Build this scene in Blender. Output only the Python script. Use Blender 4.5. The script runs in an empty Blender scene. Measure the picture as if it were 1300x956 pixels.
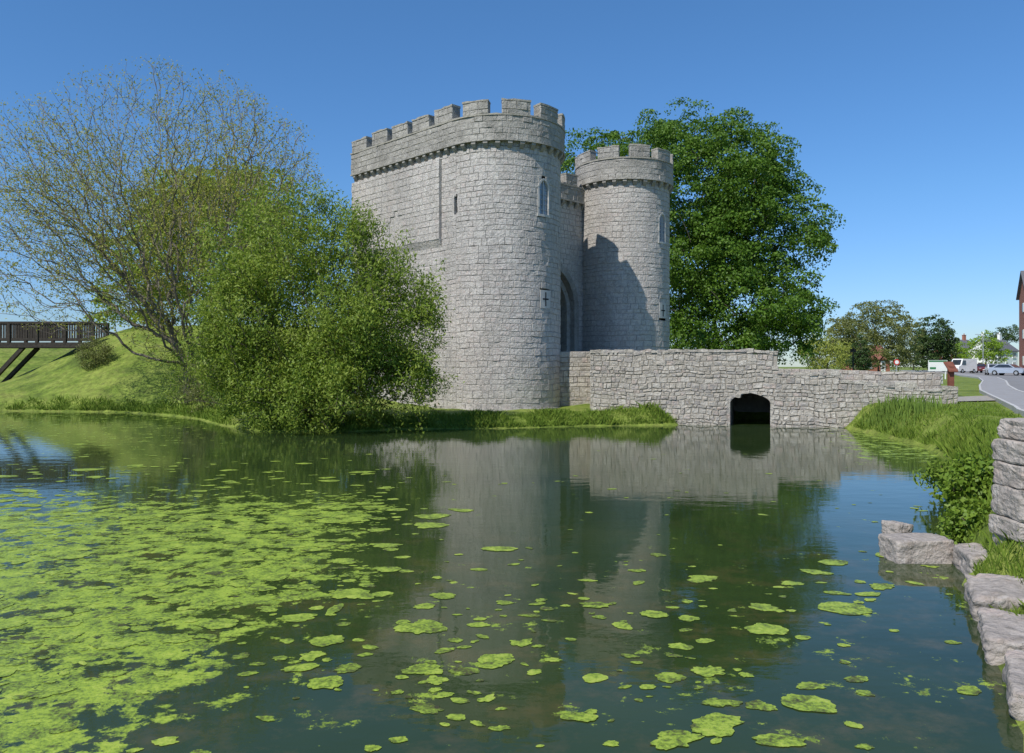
import bpy, bmesh, math, random
import numpy as np
from mathutils import noise as mn, Vector
R = np.random.RandomState(7); random.seed(7)
sc = bpy.context.scene; COL = sc.collection
F = 1011.0; HZ = 467.0; EYE = 2.4
def P(px, py, Y): return ((px-650)/F*Y, Y, EYE+(HZ-py)/F*Y)
def PX(px, Y): return (px-650)/F*Y

# ------------------------------------------------------------------ materials
def newmat(name):
    m = bpy.data.materials.new(name); m.use_nodes = True
    nt = m.node_tree; nt.nodes.clear()
    return m, nt
def nd(nt, t, **k):
    n = nt.nodes.new(t)
    for a, b in k.items(): setattr(n, a, b)
    return n
def setin(n, **k):
    for a, b in k.items(): n.inputs[a].default_value = b
def ramp(nt, cols, fac, interp='LINEAR'):
    r = nd(nt, 'ShaderNodeValToRGB'); r.color_ramp.interpolation = interp
    e = r.color_ramp.elements
    n = len(cols)
    while len(e) < n: e.new(0.5)
    for i, c in enumerate(cols):
        if len(c) == 4: e[i].position = c[3]
        else: e[i].position = i/(n-1) if n > 1 else 0
        e[i].color = (c[0], c[1], c[2], 1)
    nt.links.new(fac, r.inputs[0]); return r
def nz(nt, co, scale, detail=5, rough=.55, dist=0):
    n = nd(nt, 'ShaderNodeTexNoise'); setin(n, Scale=scale, Detail=detail, Roughness=rough, Distortion=dist)
    nt.links.new(co, n.inputs['Vector']); return n
def mrange(nt, v, a, b, c, d, clamp=True):
    m = nd(nt, 'ShaderNodeMapRange', clamp=clamp)
    nt.links.new(v, m.inputs[0])
    for i, x in enumerate((a, b, c, d)): m.inputs[i+1].default_value = x
    return m.outputs[0]
def mth(nt, op, a, b=None, c=None):
    m = nd(nt, 'ShaderNodeMath', operation=op)
    for i, x in enumerate((a, b, c)):
        if x is None: continue
        if isinstance(x, (int, float)): m.inputs[i].default_value = x
        else: nt.links.new(x, m.inputs[i])
    return m.outputs[0]
def pm(name, cols, scale=3, rough=.85, bump=.3, bscale=18, bdist=.02, island=0, big=None, bigr=(.7, 1.15), transl=0, spec=.3, stretch=None, metal=0, spots=None, spots2=None):
    m, nt = newmat(name); L = nt.links.new
    tc = nd(nt, 'ShaderNodeTexCoord'); co = tc.outputs['Object']
    n1 = nz(nt, co, scale, 6, .6)
    v = mrange(nt, n1.outputs[0], .3, .7, 0, 1)
    if island:
        g = nd(nt, 'ShaderNodeNewGeometry')
        v = mth(nt, 'ADD', mth(nt, 'MULTIPLY', v, 1-island), mth(nt, 'MULTIPLY', g.outputs['Random Per Island'], island))
    c = ramp(nt, cols, v).outputs[0]
    for i, sp in enumerate((spots, spots2)):
        if not sp: continue
        ns = nz(nt, co, sp[0], 6, .75, i*.4)
        mx = nd(nt, 'ShaderNodeMix', data_type='RGBA'); L(mrange(nt, ns.outputs[0], .52, .66, 0, sp[1]), mx.inputs[0]); L(c, mx.inputs[6]); mx.inputs[7].default_value = sp[2]+(1,); c = mx.outputs[2]
    if big:
        mp = nd(nt, 'ShaderNodeMapping'); L(co, mp.inputs[0])
        if stretch: mp.inputs['Scale'].default_value = stretch
        n2 = nz(nt, mp.outputs[0], big, 4, .6)
        k = mrange(nt, n2.outputs[0], .32, .68, bigr[0], bigr[1])
        vm = nd(nt, 'ShaderNodeVectorMath', operation='SCALE'); L(c, vm.inputs[0]); L(k, vm.inputs['Scale']); c = vm.outputs[0]
    b = nd(nt, 'ShaderNodeBsdfPrincipled'); L(c, b.inputs['Base Color'])
    setin(b, Roughness=rough, Metallic=metal); b.inputs['Specular IOR Level'].default_value = spec
    if bump:
        n3 = nz(nt, co, bscale, 5, .65)
        bp = nd(nt, 'ShaderNodeBump'); setin(bp, Strength=bump, Distance=bdist)
        L(n3.outputs[0], bp.inputs['Height']); L(bp.outputs[0], b.inputs['Normal'])
    o = nd(nt, 'ShaderNodeOutputMaterial'); sh = b.outputs[0]
    if transl:
        t = nd(nt, 'ShaderNodeBsdfTranslucent'); L(c, t.inputs[0])
        mx = nd(nt, 'ShaderNodeMixShader'); mx.inputs[0].default_value = transl
        L(sh, mx.inputs[1]); L(t.outputs[0], mx.inputs[2]); sh = mx.outputs[0]
    L(sh, o.inputs[0]); return m

STC = [(.31,.29,.27),(.44,.415,.385),(.52,.48,.44),(.37,.355,.33),(.54,.51,.465),(.45,.43,.405),(.48,.41,.37),(.58,.555,.515)]
M_stone = pm('grey_pink_stone', STC, scale=5, island=.38, bump=1, bscale=9, bdist=.08, big=.5, bigr=(.80,1.12), stretch=(1,1,.35), spots=(4.5,.65,(.29,.265,.245)), spots2=(1.3,.28,(.48,.385,.335)))
M_mortar = pm('weathered_mortar', [(.33,.31,.285),(.46,.435,.40)], scale=3, bump=.8, bscale=9, bdist=.06, big=.5, bigr=(.8,1.1), spots=(4.5,.6,(.27,.245,.225)))
M_par = pm('weathered_parapet_stone', [(.26,.245,.215),(.41,.39,.35),(.32,.305,.27),(.47,.45,.405)], scale=3.5, island=.4, bump=1, bscale=9, bdist=.08, big=.9, bigr=(.68,1.1), spots=(4,.6,(.19,.18,.15)))
M_cope = pm('dark_lichened_coping', [(.18,.17,.14),(.34,.32,.27),(.25,.24,.20)], scale=5, bump=.8, bscale=12, bdist=.05)
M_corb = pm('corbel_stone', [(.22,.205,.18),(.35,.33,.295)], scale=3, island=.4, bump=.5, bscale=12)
M_rub = pm('rubble_stone', [(.29,.255,.215),(.44,.405,.345),(.53,.495,.435),(.38,.345,.29),(.48,.44,.375),(.34,.32,.295),(.48,.395,.335),(.58,.55,.49)], scale=3.5, island=.6, bump=1, bscale=9, bdist=.08, big=.8, bigr=(.74,1.12), spots=(5,.6,(.22,.20,.17)))
M_rubm = pm('rubble_mortar', [(.26,.235,.195),(.41,.375,.32)], scale=4, bump=.8, bscale=9, bdist=.06)
M_dress = pm('pale_dressed_stone', [(.44,.42,.385),(.54,.515,.475)], scale=4, bump=.3, bscale=20)
M_dark = pm('painted_slit_shade', [(.01,.01,.01),(.02,.019,.018)], scale=2, bump=0)  # near-black colour stands in for the shade inside the slits
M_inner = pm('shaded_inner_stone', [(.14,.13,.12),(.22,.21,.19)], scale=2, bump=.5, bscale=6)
M_vault = pm('tunnel_stone', [(.30,.28,.25),(.50,.47,.42),(.36,.33,.29)], scale=2.4, bump=1, bscale=4, bdist=.1)
M_rock = pm('rough_block_stone', [(.26,.22,.185),(.41,.36,.315),(.49,.435,.385),(.35,.31,.275),(.45,.365,.315)], scale=3.5, island=.45, bump=1, bscale=12, bdist=.05, big=2.5, bigr=(.72,1.12), spots=(6,.6,(.19,.17,.13)), spots2=(9,.4,(.54,.51,.47)))
M_gravel = pm('gravel_track', [(.26,.24,.20),(.38,.35,.31)], scale=8, bump=.4, bscale=40)
M_asph = pm('pale_asphalt', [(.19,.185,.18),(.24,.235,.23)], scale=1.2, bump=.2, bscale=60)
M_pave = pm('pavement_tarmac', [(.25,.24,.235),(.32,.315,.31)], scale=2, bump=.2, bscale=50)
M_kerb = pm('concrete_kerb', [(.40,.39,.37),(.52,.51,.49)], scale=4, bump=.2)
M_grass = pm('meadow_grass', [(.08,.12,.016),(.14,.20,.024),(.21,.26,.045),(.12,.18,.02)], scale=.55, bump=1, bscale=5, bdist=.10, big=3.2, bigr=(.62,1.2), spots=(.9,.4,(.20,.19,.06)))
M_blade = pm('grass_blades', [(.11,.18,.02),(.17,.26,.03),(.24,.31,.05)], scale=.6, island=.5, bump=0, transl=.35)
M_reed = pm('reed_blades', [(.12,.20,.03),(.22,.32,.06)], scale=.6, island=.6, bump=0, transl=.35)
M_bark = pm('grey_bark', [(.12,.10,.075),(.23,.20,.155)], scale=4, bump=.6, bscale=14)
M_bark2 = pm('dark_bark', [(.05,.042,.032),(.10,.085,.065)], scale=4, bump=.6, bscale=14)
def leafm(n, a, b, c, t=.4): return pm(n, [a, b, c], scale=.5, island=.6, bump=0, transl=t, rough=.55, spec=.35)
M_lchest = leafm('dark_green_leaves', (.05,.12,.010), (.095,.19,.016), (.16,.27,.028), .34)
M_lwill = leafm('willow_leaves', (.14,.225,.022), (.22,.31,.035), (.35,.42,.065), .43)
M_lash = leafm('budding_leaves', (.28,.29,.04), (.36,.37,.06), (.44,.43,.10), .45)
M_lfresh = leafm('fresh_green_leaves', (.15,.26,.02), (.23,.36,.03), (.31,.43,.05))
M_lpale = leafm('pale_spring_leaves', (.20,.29,.03), (.28,.38,.045), (.37,.45,.07))
M_lolive = leafm('olive_leaves', (.13,.155,.04), (.19,.215,.06), (.26,.275,.09))
M_lyel = leafm('yellow_green_leaves', (.26,.31,.045), (.34,.38,.07), (.40,.42,.10))
M_ldk = leafm('deep_green_leaves', (.025,.055,.012), (.045,.085,.018), (.065,.115,.024), .2)
M_livy = leafm('ivy_leaves', (.08,.155,.012), (.15,.24,.022), (.23,.32,.045), .3)
M_wood = pm('dark_weathered_wood', [(.022,.019,.016),(.06,.05,.04)], scale=6, bump=.4)
M_redw = pm('red_brown_wood', [(.13,.045,.03),(.22,.08,.05)], scale=6, bump=.3)
M_white = pm('white_paint', [(.72,.72,.70),(.82,.82,.80)], scale=2, bump=.05, rough=.4)
M_brick = pm('red_brick', [(.26,.10,.07),(.36,.15,.10),(.31,.12,.085)], scale=6, bump=.3, bscale=8)
M_slate = pm('slate_roof', [(.09,.09,.10),(.15,.15,.16)], scale=4, bump=.3)
M_tile = pm('red_tile_roof', [(.20,.08,.055),(.29,.12,.08)], scale=4, bump=.3)
M_glass = pm('window_glass', [(.16,.20,.25),(.26,.31,.38)], scale=.8, bump=0, rough=.12, spec=.8)
M_gdark = pm('dark_car_glass', [(.02,.025,.03),(.04,.045,.05)], scale=1, bump=0, rough=.1, spec=.8)
M_lead = pm('lead_glazing_bar', [(.34,.35,.36),(.46,.47,.48)], scale=3, bump=0, rough=.5)
M_tyre = pm('tyre_rubber', [(.015,.015,.015),(.03,.03,.03)], scale=4, bump=.1)
M_chrome = pm('light_metal', [(.5,.5,.52),(.62,.62,.64)], scale=3, bump=0, rough=.3, metal=.6)
M_sgreen = pm('green_sign_paint', [(.03,.17,.07),(.05,.22,.09)], scale=3, bump=0, rough=.5)
M_sred = pm('red_sign_paint', [(.45,.03,.03),(.55,.05,.04)], scale=3, bump=0, rough=.5)
def paint(n, c): return pm(n, [tuple(x*.95 for x in c), c], scale=2, bump=0, rough=.25, spec=.6)

# ------------------------------------------------------------------ mesh builders
class MB:
    def __init__(s): s.V = []; s.Fc = []; s.M = []
    def v(s, *p): s.V.append(tuple(p)); return len(s.V)-1
    def f(s, idx, mi=0): s.Fc.append(tuple(idx)); s.M.append(mi)
    def box(s, c, sz, rz=0, mi=0, ry=0):
        cr, sr = math.cos(rz), math.sin(rz); cy, sy = math.cos(ry), math.sin(ry)
        b = len(s.V)
        for dz in (-.5, .5):
            for dx, dy in ((-.5,-.5),(.5,-.5),(.5,.5),(-.5,.5)):
                x, y, z = dx*sz[0], dy*sz[1], dz*sz[2]
                x, z = x*cy+z*sy, -x*sy+z*cy
                s.V.append((c[0]+x*cr-y*sr, c[1]+x*sr+y*cr, c[2]+z))
        for q in ((0,3,2,1),(4,5,6,7),(0,1,5,4),(1,2,6,5),(2,3,7,6),(3,0,4,7)): s.f([b+i for i in q], mi)
    def bar(s, a, b, w, h=None, n=4, mi=0):
        a = np.array(a, float); b = np.array(b, float); h = h or w
        d = b-a; d /= np.linalg.norm(d)+1e-9
        up = np.array((0,0,1.)) if abs(d[2]) < .9 else np.array((1.,0,0))
        x = np.cross(d, up); x /= np.linalg.norm(x); y = np.cross(x, d)
        k = len(s.V)
        for p, q in ((a, 1), (b, 1)):
            for i in range(n):
                t = 2*math.pi*(i+.5)/n; sq = math.sqrt(2) if n == 4 else 1
                s.V.append(tuple(p+x*math.cos(t)*w/2*sq+y*math.sin(t)*h/2*sq))
        for i in range(n):
            j = (i+1) % n; s.f((k+i, k+j, k+n+j, k+n+i), mi)
        s.f([k+i for i in range(n)][::-1], mi); s.f([k+n+i for i in range(n)], mi)
    def prism(s, prof, y0, y1, mi=0, taper=None):
        k = len(s.V); n = len(prof)
        for y in (y0, y1):
            for (x, z) in prof:
                yy = y*(taper(z) if taper else 1); s.V.append((x, yy, z))
        for i in range(n):
            j = (i+1) % n; s.f((k+i, k+j, k+n+j, k+n+i), mi)
        s.f([k+i for i in range(n)], mi); s.f([k+n+i for i in range(n)][::-1], mi)
def tag(o, label=None, cat=None, group=None, kind=None):
    if label: o['label'] = label
    if cat: o['category'] = cat
    if group: o['group'] = group
    if kind: o['kind'] = kind
    return o
def empty(name, loc, label, cat, group=None, rz=0):
    o = bpy.data.objects.new(name, None); COL.objects.link(o); o.location = loc; o.rotation_euler = (0,0,rz)
    o.empty_display_size = .3
    return tag(o, label, cat, group)
def build(name, mb, mats, parent=None, loc=None, local=False, smooth=False, recalc=True):
    if not isinstance(mats, (list, tuple)): mats = [mats]
    off = (0,0,0)
    if not local:
        if parent is not None:
            off = tuple(parent.location)
            if parent.parent is not None: off = tuple(np.array(parent.location)+np.array(parent.parent.location))
        elif loc is not None: off = loc
    me = bpy.data.meshes.new(name)
    V = np.array(mb.V)-np.array(off)
    me.from_pydata(V.tolist(), [], mb.Fc)
    for m in mats: me.materials.append(m)
    me.polygons.foreach_set('material_index', mb.M)
    if recalc:
        bm = bmesh.new(); bm.from_mesh(me); bmesh.ops.recalc_face_normals(bm, faces=bm.faces); bm.to_mesh(me); bm.free()
    if smooth: me.polygons.foreach_set('use_smooth', [True]*len(me.polygons))
    me.update()
    o = bpy.data.objects.new(name, me); COL.objects.link(o)
    if parent is not None: o.parent = parent
    elif loc is not None: o.location = loc
    return o
def np_mesh(name, V, k, mat, parent=None, smooth=False):
    """V (n*k,3): contiguous k-gons"""
    if parent is not None: V = V-np.array(parent.location)
    n = len(V)//k
    me = bpy.data.meshes.new(name)
    me.vertices.add(n*k); me.vertices.foreach_set('co', V.astype('f').ravel())
    me.loops.add(n*k); me.loops.foreach_set('vertex_index', np.arange(n*k, dtype='i'))
    me.polygons.add(n); me.polygons.foreach_set('loop_start', np.arange(0, n*k, k, dtype='i'))
    me.polygons.foreach_set('loop_total', np.full(n, k, dtype='i'))
    me.materials.append(mat); me.update(); me.validate()
    o = bpy.data.objects.new(name, me); COL.objects.link(o)
    if parent is not None: o.parent = parent
    return o

# ------------------------------------------------------------------ terrain
MOAT = np.array([(-90,3),(2.2,3),(3.2,4.9),(3.82,6.08),(4.6,7.75),(6.1,10.9),(8.25,14.9),(10.9,19.7),(12.3,23.1),(12.9,27),(13.3,31),(13.5,32.8),
 (11.2,33.4),(12.2,37),(10.2,37.6),(8.8,34.0),(7.2,34.4),(6.8,33.2),(2.9,32.7),(-.3,31.5),(-4.5,31),(-6,29.8),(-9.5,30.0),(-12,33),(-14.5,37),(-17,39.8),(-21,43),(-28,44.2),(-90,46)], float)
def sdist(x, y):
    x = np.asarray(x, float); y = np.asarray(y, float)
    d = np.full(x.shape, 1e9); ins = np.zeros(x.shape, bool)
    n = len(MOAT)
    for i in range(n):
        ax, ay = MOAT[i]; bx, by = MOAT[(i+1) % n]
        ex, ey = bx-ax, by-ay
        t = np.clip(((x-ax)*ex+(y-ay)*ey)/(ex*ex+ey*ey), 0, 1)
        d = np.minimum(d, np.hypot(x-ax-t*ex, y-ay-t*ey))
        c = ((ay > y) != (by > y))
        with np.errstate(divide='ignore', invalid='ignore'):
            xi = (bx-ax)*(y-ay)/(by-ay if by != ay else 1e-9)+ax
        ins ^= c & (x < xi)
    return np.where(ins, -d, d)
def sst(a, b, v):
    t = np.clip((v-a)/(b-a), 0, 1); return t*t*(3-2*t)
def H(x, y):
    x = np.asarray(x, float); y = np.asarray(y, float)
    s = sdist(x, y)
    base = 1.0-.57*np.exp(-(((x+3)/10.5)**4)-(((y-35)/7.5)**4))
    base = base-.6*(sst(8.8, 8.2, y)*sst(9, 7.5, x)*sst(-5, 2, x))
    base = base+.006*np.clip(y-35, 0, 300)
    e = np.sqrt(((x+20)/16)**2+((y-60)/15)**2)
    base = base+4.1*sst(1.1, .45, e)
    e2 = np.sqrt(((x+50)/24)**2+((y-80)/17)**2)
    base = base+3.2*sst(1.1, .4, e2)
    w = .6+1.2*sst(-10, -16, x)
    hh = np.where(s > 0, base*sst(-.25, 1, s/w/1.6)+.0, -np.minimum(1.2, .12-s*.5)+.12)
    bump = .05*np.sin(x*1.7+y*.6)*np.sin(y*1.3-x*.4)+.03*np.sin(x*3.9)*np.sin(y*3.1)
    hh = hh+np.where((s > .3) & (x < 16), bump, 0)
    return hh
def axis(a, b, st, lo, hi):
    c = list(np.arange(a, b+1e-6, st)); s = st
    v = c[-1]
    while v < hi: s *= 1.18; v += s; c.append(v)
    s = st; v = c[0]; pre = []
    while v > lo: s *= 1.18; v -= s; pre.append(v)
    return np.array(pre[::-1]+c)
xs = axis(-40, 30, .4, -3000, 3000); ys = axis(2, 66, .4, -400, 4500)
XX, YY = np.meshgrid(xs, ys); ZZ = H(XX, YY)
nx, ny = len(xs), len(ys)
me = bpy.data.meshes.new('ground')
Vg = np.stack([XX, YY, ZZ], -1).reshape(-1, 3)
ii = np.arange(nx-1)[None, :]+np.arange(ny-1)[:, None]*nx
Q = np.stack([ii, ii+1, ii+1+nx, ii+nx], -1).reshape(-1, 4)
me.vertices.add(len(Vg)); me.vertices.foreach_set('co', Vg.astype('f').ravel())
me.loops.add(Q.size); me.loops.foreach_set('vertex_index', Q.astype('i').ravel())
me.polygons.add(len(Q)); me.polygons.foreach_set('loop_start', np.arange(0, Q.size, 4, dtype='i')); me.polygons.foreach_set('loop_total', np.full(len(Q), 4, dtype='i'))
me.polygons.foreach_set('use_smooth', [True]*len(Q))
me.materials.append(M_grass); me.update()
g = bpy.data.objects.new('ground', me); COL.objects.link(g); tag(g, kind='structure', label='green grassy ground and banks around the moat')

# water (with a skin of half submerged algae in its material)
m, nt = newmat('moat_water'); L = nt.links.new
tc = nd(nt, 'ShaderNodeTexCoord'); co = tc.outputs['Object']
b = nd(nt, 'ShaderNodeBsdfPrincipled'); n1 = nz(nt, co, .25, 4, .6)
n1b = nz(nt, co, 1.4, 8, .72)
c = ramp(nt, [(.018,.034,.011,.3),(.028,.048,.015,.52),(.042,.060,.019,.75)], n1.outputs[0])
brn = mrange(nt, n1b.outputs[0], .50, .64, 0, .7)
sx = nd(nt, 'ShaderNodeSeparateXYZ'); L(co, sx.inputs[0]); X, Y = sx.outputs[0], sx.outputs[1]
nearw = mrange(nt, Y, 14, 8, 0, 1)
mxc = nd(nt, 'ShaderNodeMix', data_type='RGBA'); L(mth(nt, 'MULTIPLY', brn, nearw), mxc.inputs[0]); L(c.outputs[0], mxc.inputs[6]); mxc.inputs[7].default_value = (.075,.070,.026,1)
L(mxc.outputs[2], b.inputs['Base Color']); setin(b, Roughness=.03, IOR=1.31)
mp = nd(nt, 'ShaderNodeMapping'); mp.inputs['Scale'].default_value = (1, 1.6, 1); L(co, mp.inputs[0])
na = nz(nt, mp.outputs[0], 1.6, 3, .5); nb = nz(nt, mp.outputs[0], 9, 3, .5)
hsum = mth(nt, 'ADD', mth(nt, 'MULTIPLY', na.outputs[0], .8), mth(nt, 'MULTIPLY', nb.outputs[0], .12))
bp = nd(nt, 'ShaderNodeBump'); setin(bp, Strength=.3, Distance=.014); L(hsum, bp.inputs['Height']); L(bp.outputs[0], b.inputs['Normal'])
left = mrange(nt, mth(nt, 'ADD', X, mth(nt, 'MULTIPLY', nz(nt, co, .5, 3, .5).outputs[0], 2.6)), .2, -1.5, 0, 1)
near = mrange(nt, Y, 17.5, 13, 0, 1)
far = mth(nt, 'MULTIPLY', mrange(nt, Y, 14, 26, .2, .5), mrange(nt, mth(nt, 'ADD', X, mth(nt, 'MULTIPLY', Y, .3)), 2, -4, 0, 1))
rc = mth(nt, 'MULTIPLY', mrange(nt, mth(nt, 'SUBTRACT', X, mth(nt, 'MULTIPLY', Y, .36)), 0, 2.0, 0, .75), mrange(nt, Y, 17, 22, 0, 1))
rc2 = mth(nt, 'MULTIPLY', mrange(nt, mth(nt, 'SUBTRACT', X, mth(nt, 'MULTIPLY', Y, .36)), 0, 1.6, 0, .4), mrange(nt, Y, 12, 8, 0, 1))
D = mth(nt, 'MAXIMUM', mth(nt, 'MAXIMUM', mth(nt, 'MULTIPLY', left, near), far), mth(nt, 'MAXIMUM', rc, rc2))
D = mth(nt, 'MAXIMUM', D, mrange(nt, Y, 13, 7, .1, .36))
n3 = nz(nt, co, 2.1, 11, .68, .3); n4 = nz(nt, co, 8, 8, .74)
nn = mth(nt, 'ADD', mth(nt, 'MULTIPLY', n3.outputs[0], .66), mth(nt, 'MULTIPLY', n4.outputs[0], .34))
th = mth(nt, 'SUBTRACT', .64, mth(nt, 'MULTIPLY', D, .182))
a = mth(nt, 'MULTIPLY', mth(nt, 'SUBTRACT', nn, th), 30); a = mth(nt, 'MINIMUM', mth(nt, 'MAXIMUM', a, 0), .97)
n5 = nz(nt, co, 3.4, 9, .76); n6 = nz(nt, co, 30, 4, .7)
v = mth(nt, 'ADD', mth(nt, 'MULTIPLY', n5.outputs[0], .62), mth(nt, 'MULTIPLY', n6.outputs[0], .38))
ac = ramp(nt, [(.05,.045,.016,.36),(.085,.10,.018,.42),(.15,.22,.022,.46),(.24,.34,.03,.505),(.32,.42,.04,.56),(.40,.45,.08,.66)], v)
b2 = nd(nt, 'ShaderNodeBsdfPrincipled'); L(ac.outputs[0], b2.inputs['Base Color']); setin(b2, Roughness=.55)
bp2 = nd(nt, 'ShaderNodeBump'); setin(bp2, Strength=.6, Distance=.015); L(n6.outputs[0], bp2.inputs['Height']); L(bp2.outputs[0], b2.inputs['Normal'])
mx = nd(nt, 'ShaderNodeMixShader'); L(a, mx.inputs[0]); L(b.outputs[0], mx.inputs[1]); L(b2.outputs[0], mx.inputs[2])
o = nd(nt, 'ShaderNodeOutputMaterial'); L(mx.outputs[0], o.inputs[0]); M_water = m
mb = MB(); k = [mb.v(-89, 1, 0), mb.v(16, 1, 0), mb.v(16, 50, 0), mb.v(-89, 50, 0)]; mb.f(k)
tag(build('water', mb, M_water), kind='structure', label='dark green still moat water with mottled algae on the left')

# ------------------------------------------------------------------ paths & masonry
class Path:
    def __init__(s, pts):
        s.p = np.array(pts, float); d = np.diff(s.p, axis=0); l = np.hypot(d[:,0], d[:,1])
        s.U = np.concatenate([[0], np.cumsum(l)]); s.len = s.U[-1]
        t = d/l[:,None]; tt = np.vstack([t[:1], (t[1:]+t[:-1])/2, t[-1:]]) if len(t) > 1 else np.vstack([t, t])
        tt /= np.linalg.norm(tt, axis=1)[:,None]
        s.n = np.stack([tt[:,1], -tt[:,0]], 1); s.t = tt
    def at(s, u, d, z):
        x = np.interp(u, s.U, s.p[:,0]); y = np.interp(u, s.U, s.p[:,1])
        a = np.interp(u, s.U, s.n[:,0]); b = np.interp(u, s.U, s.n[:,1])
        if u < 0: x += s.t[0,0]*u; y += s.t[0,1]*u
        if u > s.len: x += s.t[-1,0]*(u-s.len); y += s.t[-1,1]*(u-s.len)
        return (x+a*d, y+b*d, z)
def arc(c, r, a0, a1, n): return [(c[0]+r*math.cos(math.radians(a0+(a1-a0)*i/n)), c[1]+r*math.sin(math.radians(a0+(a1-a0)*i/n))) for i in range(n+1)]
def cbox(mb, path, u0, u1, z0, z1, d0, d1, n=1, mi=0, tops=None):
    k = len(mb.V)
    for i in range(n+1):
        u = u0+(u1-u0)*i/n; zt = z1+(random.uniform(-tops, tops) if tops else 0)
        for (d, z) in ((d0,z0),(d1,z0),(d1,zt),(d0,zt)): mb.V.append(path.at(u, d, z))
    for i in range(n):
        a = k+4*i
        for j in range(4):
            q = (j+1) % 4; mb.f((a+j, a+q, a+4+q, a+4+j), mi)
    mb.f((k, k+1, k+2, k+3), mi); e = k+4*n; mb.f((e+3, e+2, e+1, e), mi)
def warp(u, z, a):
    return (u+a*math.sin(z*2.3+u*.7)*.6+a*math.sin(z*5.1-u*1.9)*.4, z+a*math.sin(u*1.7+z*.8)*.6+a*.5*math.sin(u*4.3+1.3*z))
def skin(mb, path, u0, u1, z0, z1, hm=.40, wm=.58, relief=.02, inset=.018, d0=0, holes=(), top=None, wa=0, jit=.010, mi=0, mo=1):
    z = z0
    while z < z1-.02:
        h = hm*random.uniform(.7, 1.3)
        if z+h > z1-.12: h = z1-z
        u = u0
        w = wm*random.uniform(.3, 1)
        while u < u1-.005:
            ub = min(u+w, u1)
            if u1-ub < .12: ub = u1
            pcs = [(u, ub)]
            for hf in holes:
                r = hf(z+h*.5)
                if r is None: continue
                nw = []
                for (a, b_) in pcs:
                    if b_ <= r[0] or a >= r[1]: nw.append((a, b_)); continue
                    if a < r[0]-.02: nw.append((a, r[0]))
                    if b_ > r[1]+.02: nw.append((r[1], b_))
                pcs = nw
            for (a, b_) in pcs:
                zt = z+h
                if top:
                    tz = top((a+b_)/2)
                    if z > tz-.06: continue
                    zt = min(zt, tz)
                    if tz-zt < .08: zt = tz
                k = len(mb.V)
                for (uu, vv) in ((a,z),(b_,z),(b_,zt),(a,zt)):
                    if wa and vv > z0+.01: uu2, vv2 = warp(uu, vv, wa)
                    else: uu2, vv2 = uu, vv
                    if abs(uu-u0) < 1e-6 or abs(uu-u1) < 1e-6: uu2 = uu
                    mb.V.append(path.at(uu2, d0-relief, vv2))
                dd = random.uniform(-.35, .6)*relief; i_ = inset*random.uniform(.7, 1.5)
                i_ = min(i_, (b_-a)*.3, (zt-z)*.3)
                for (uu, vv) in ((a+i_,z+i_),(b_-i_,z+i_),(b_-i_,zt-i_),(a+i_,zt-i_)):
                    uu += random.uniform(-jit, jit); vv += random.uniform(-jit, jit)
                    if wa: uu, vv = warp(uu, vv, wa)
                    mb.V.append(path.at(uu, d0+dd+random.uniform(-.4, .4)*relief, vv))
                for i in range(4):
                    j = (i+1) % 4; mb.f((k+i, k+j, k+4+j, k+4+i), mo)
                mb.f((k+4, k+5, k+6, k+7), mi)
            u = ub; w = wm*random.uniform(.5, 1.6)
        z += h
def outline(uc, z0, zs, half, rise, nj=4, na=6, sh=.75):
    L_ = [(-half, z0+(zs-z0)*i/nj) for i in range(nj)]
    m_ = math.pi/2*sh
    for i in range(na+1):
        s = i/na*m_
        L_.append((-half*(1-(1-math.cos(s))/(1-math.cos(m_))), zs+rise*math.sin(s)/math.sin(m_)))
    R_ = [(-a, z) for (a, z) in L_[:-1]][::-1]
    return [(uc+a, z) for (a, z) in L_+R_]
def halfat(ol, uc, z):
    n = len(ol)//2+1
    zz = [p[1] for p in ol[:n]]; hh = [uc-p[0] for p in ol[:n]]
    if z < zz[0] or z > zz[-1]: return None
    return float(np.interp(z, zz, hh))
def ring(mb, path, ol, th, df, db, mi=0, gap=.01):
    n = len(ol); pts = np.array(ol)
    t = np.gradient(pts, axis=0); t /= np.linalg.norm(t, axis=1)[:,None]
    nn = np.stack([-t[:,1], t[:,0]], 1)
    ths = np.array([th*(1 if gap <= .01 else random.uniform(.7, 1.25)) for _ in pts]); out = pts+nn*ths[:,None]
    for i in range(n-1):
        k = len(mb.V)
        for d in (db, df+random.uniform(-.01, .01)):
            q, p = pts[i], pts[i+1]
            g_ = gap/2
            a = q+(p-q)*g_; b2 = p-(p-q)*g_
            oa = out[i]; ob = out[i+1]
            oa2 = oa+(ob-oa)*g_*2; ob2 = ob-(ob-oa)*g_*2
            for w_ in (a, b2, ob2, oa2): mb.V.append(path.at(w_[0], d, w_[1]))
        for q in ((0,1,2,3),(4,7,6,5),(0,4,5,1),(1,5,6,2),(2,6,7,3),(3,7,4,0)): mb.f([k+j for j in q], mi)
def pane(mb, path, ol, d, mi=0):
    k = [mb.v(*path.at(u, d, z)) for (u, z) in ol]; mb.f(k, mi)

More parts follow.
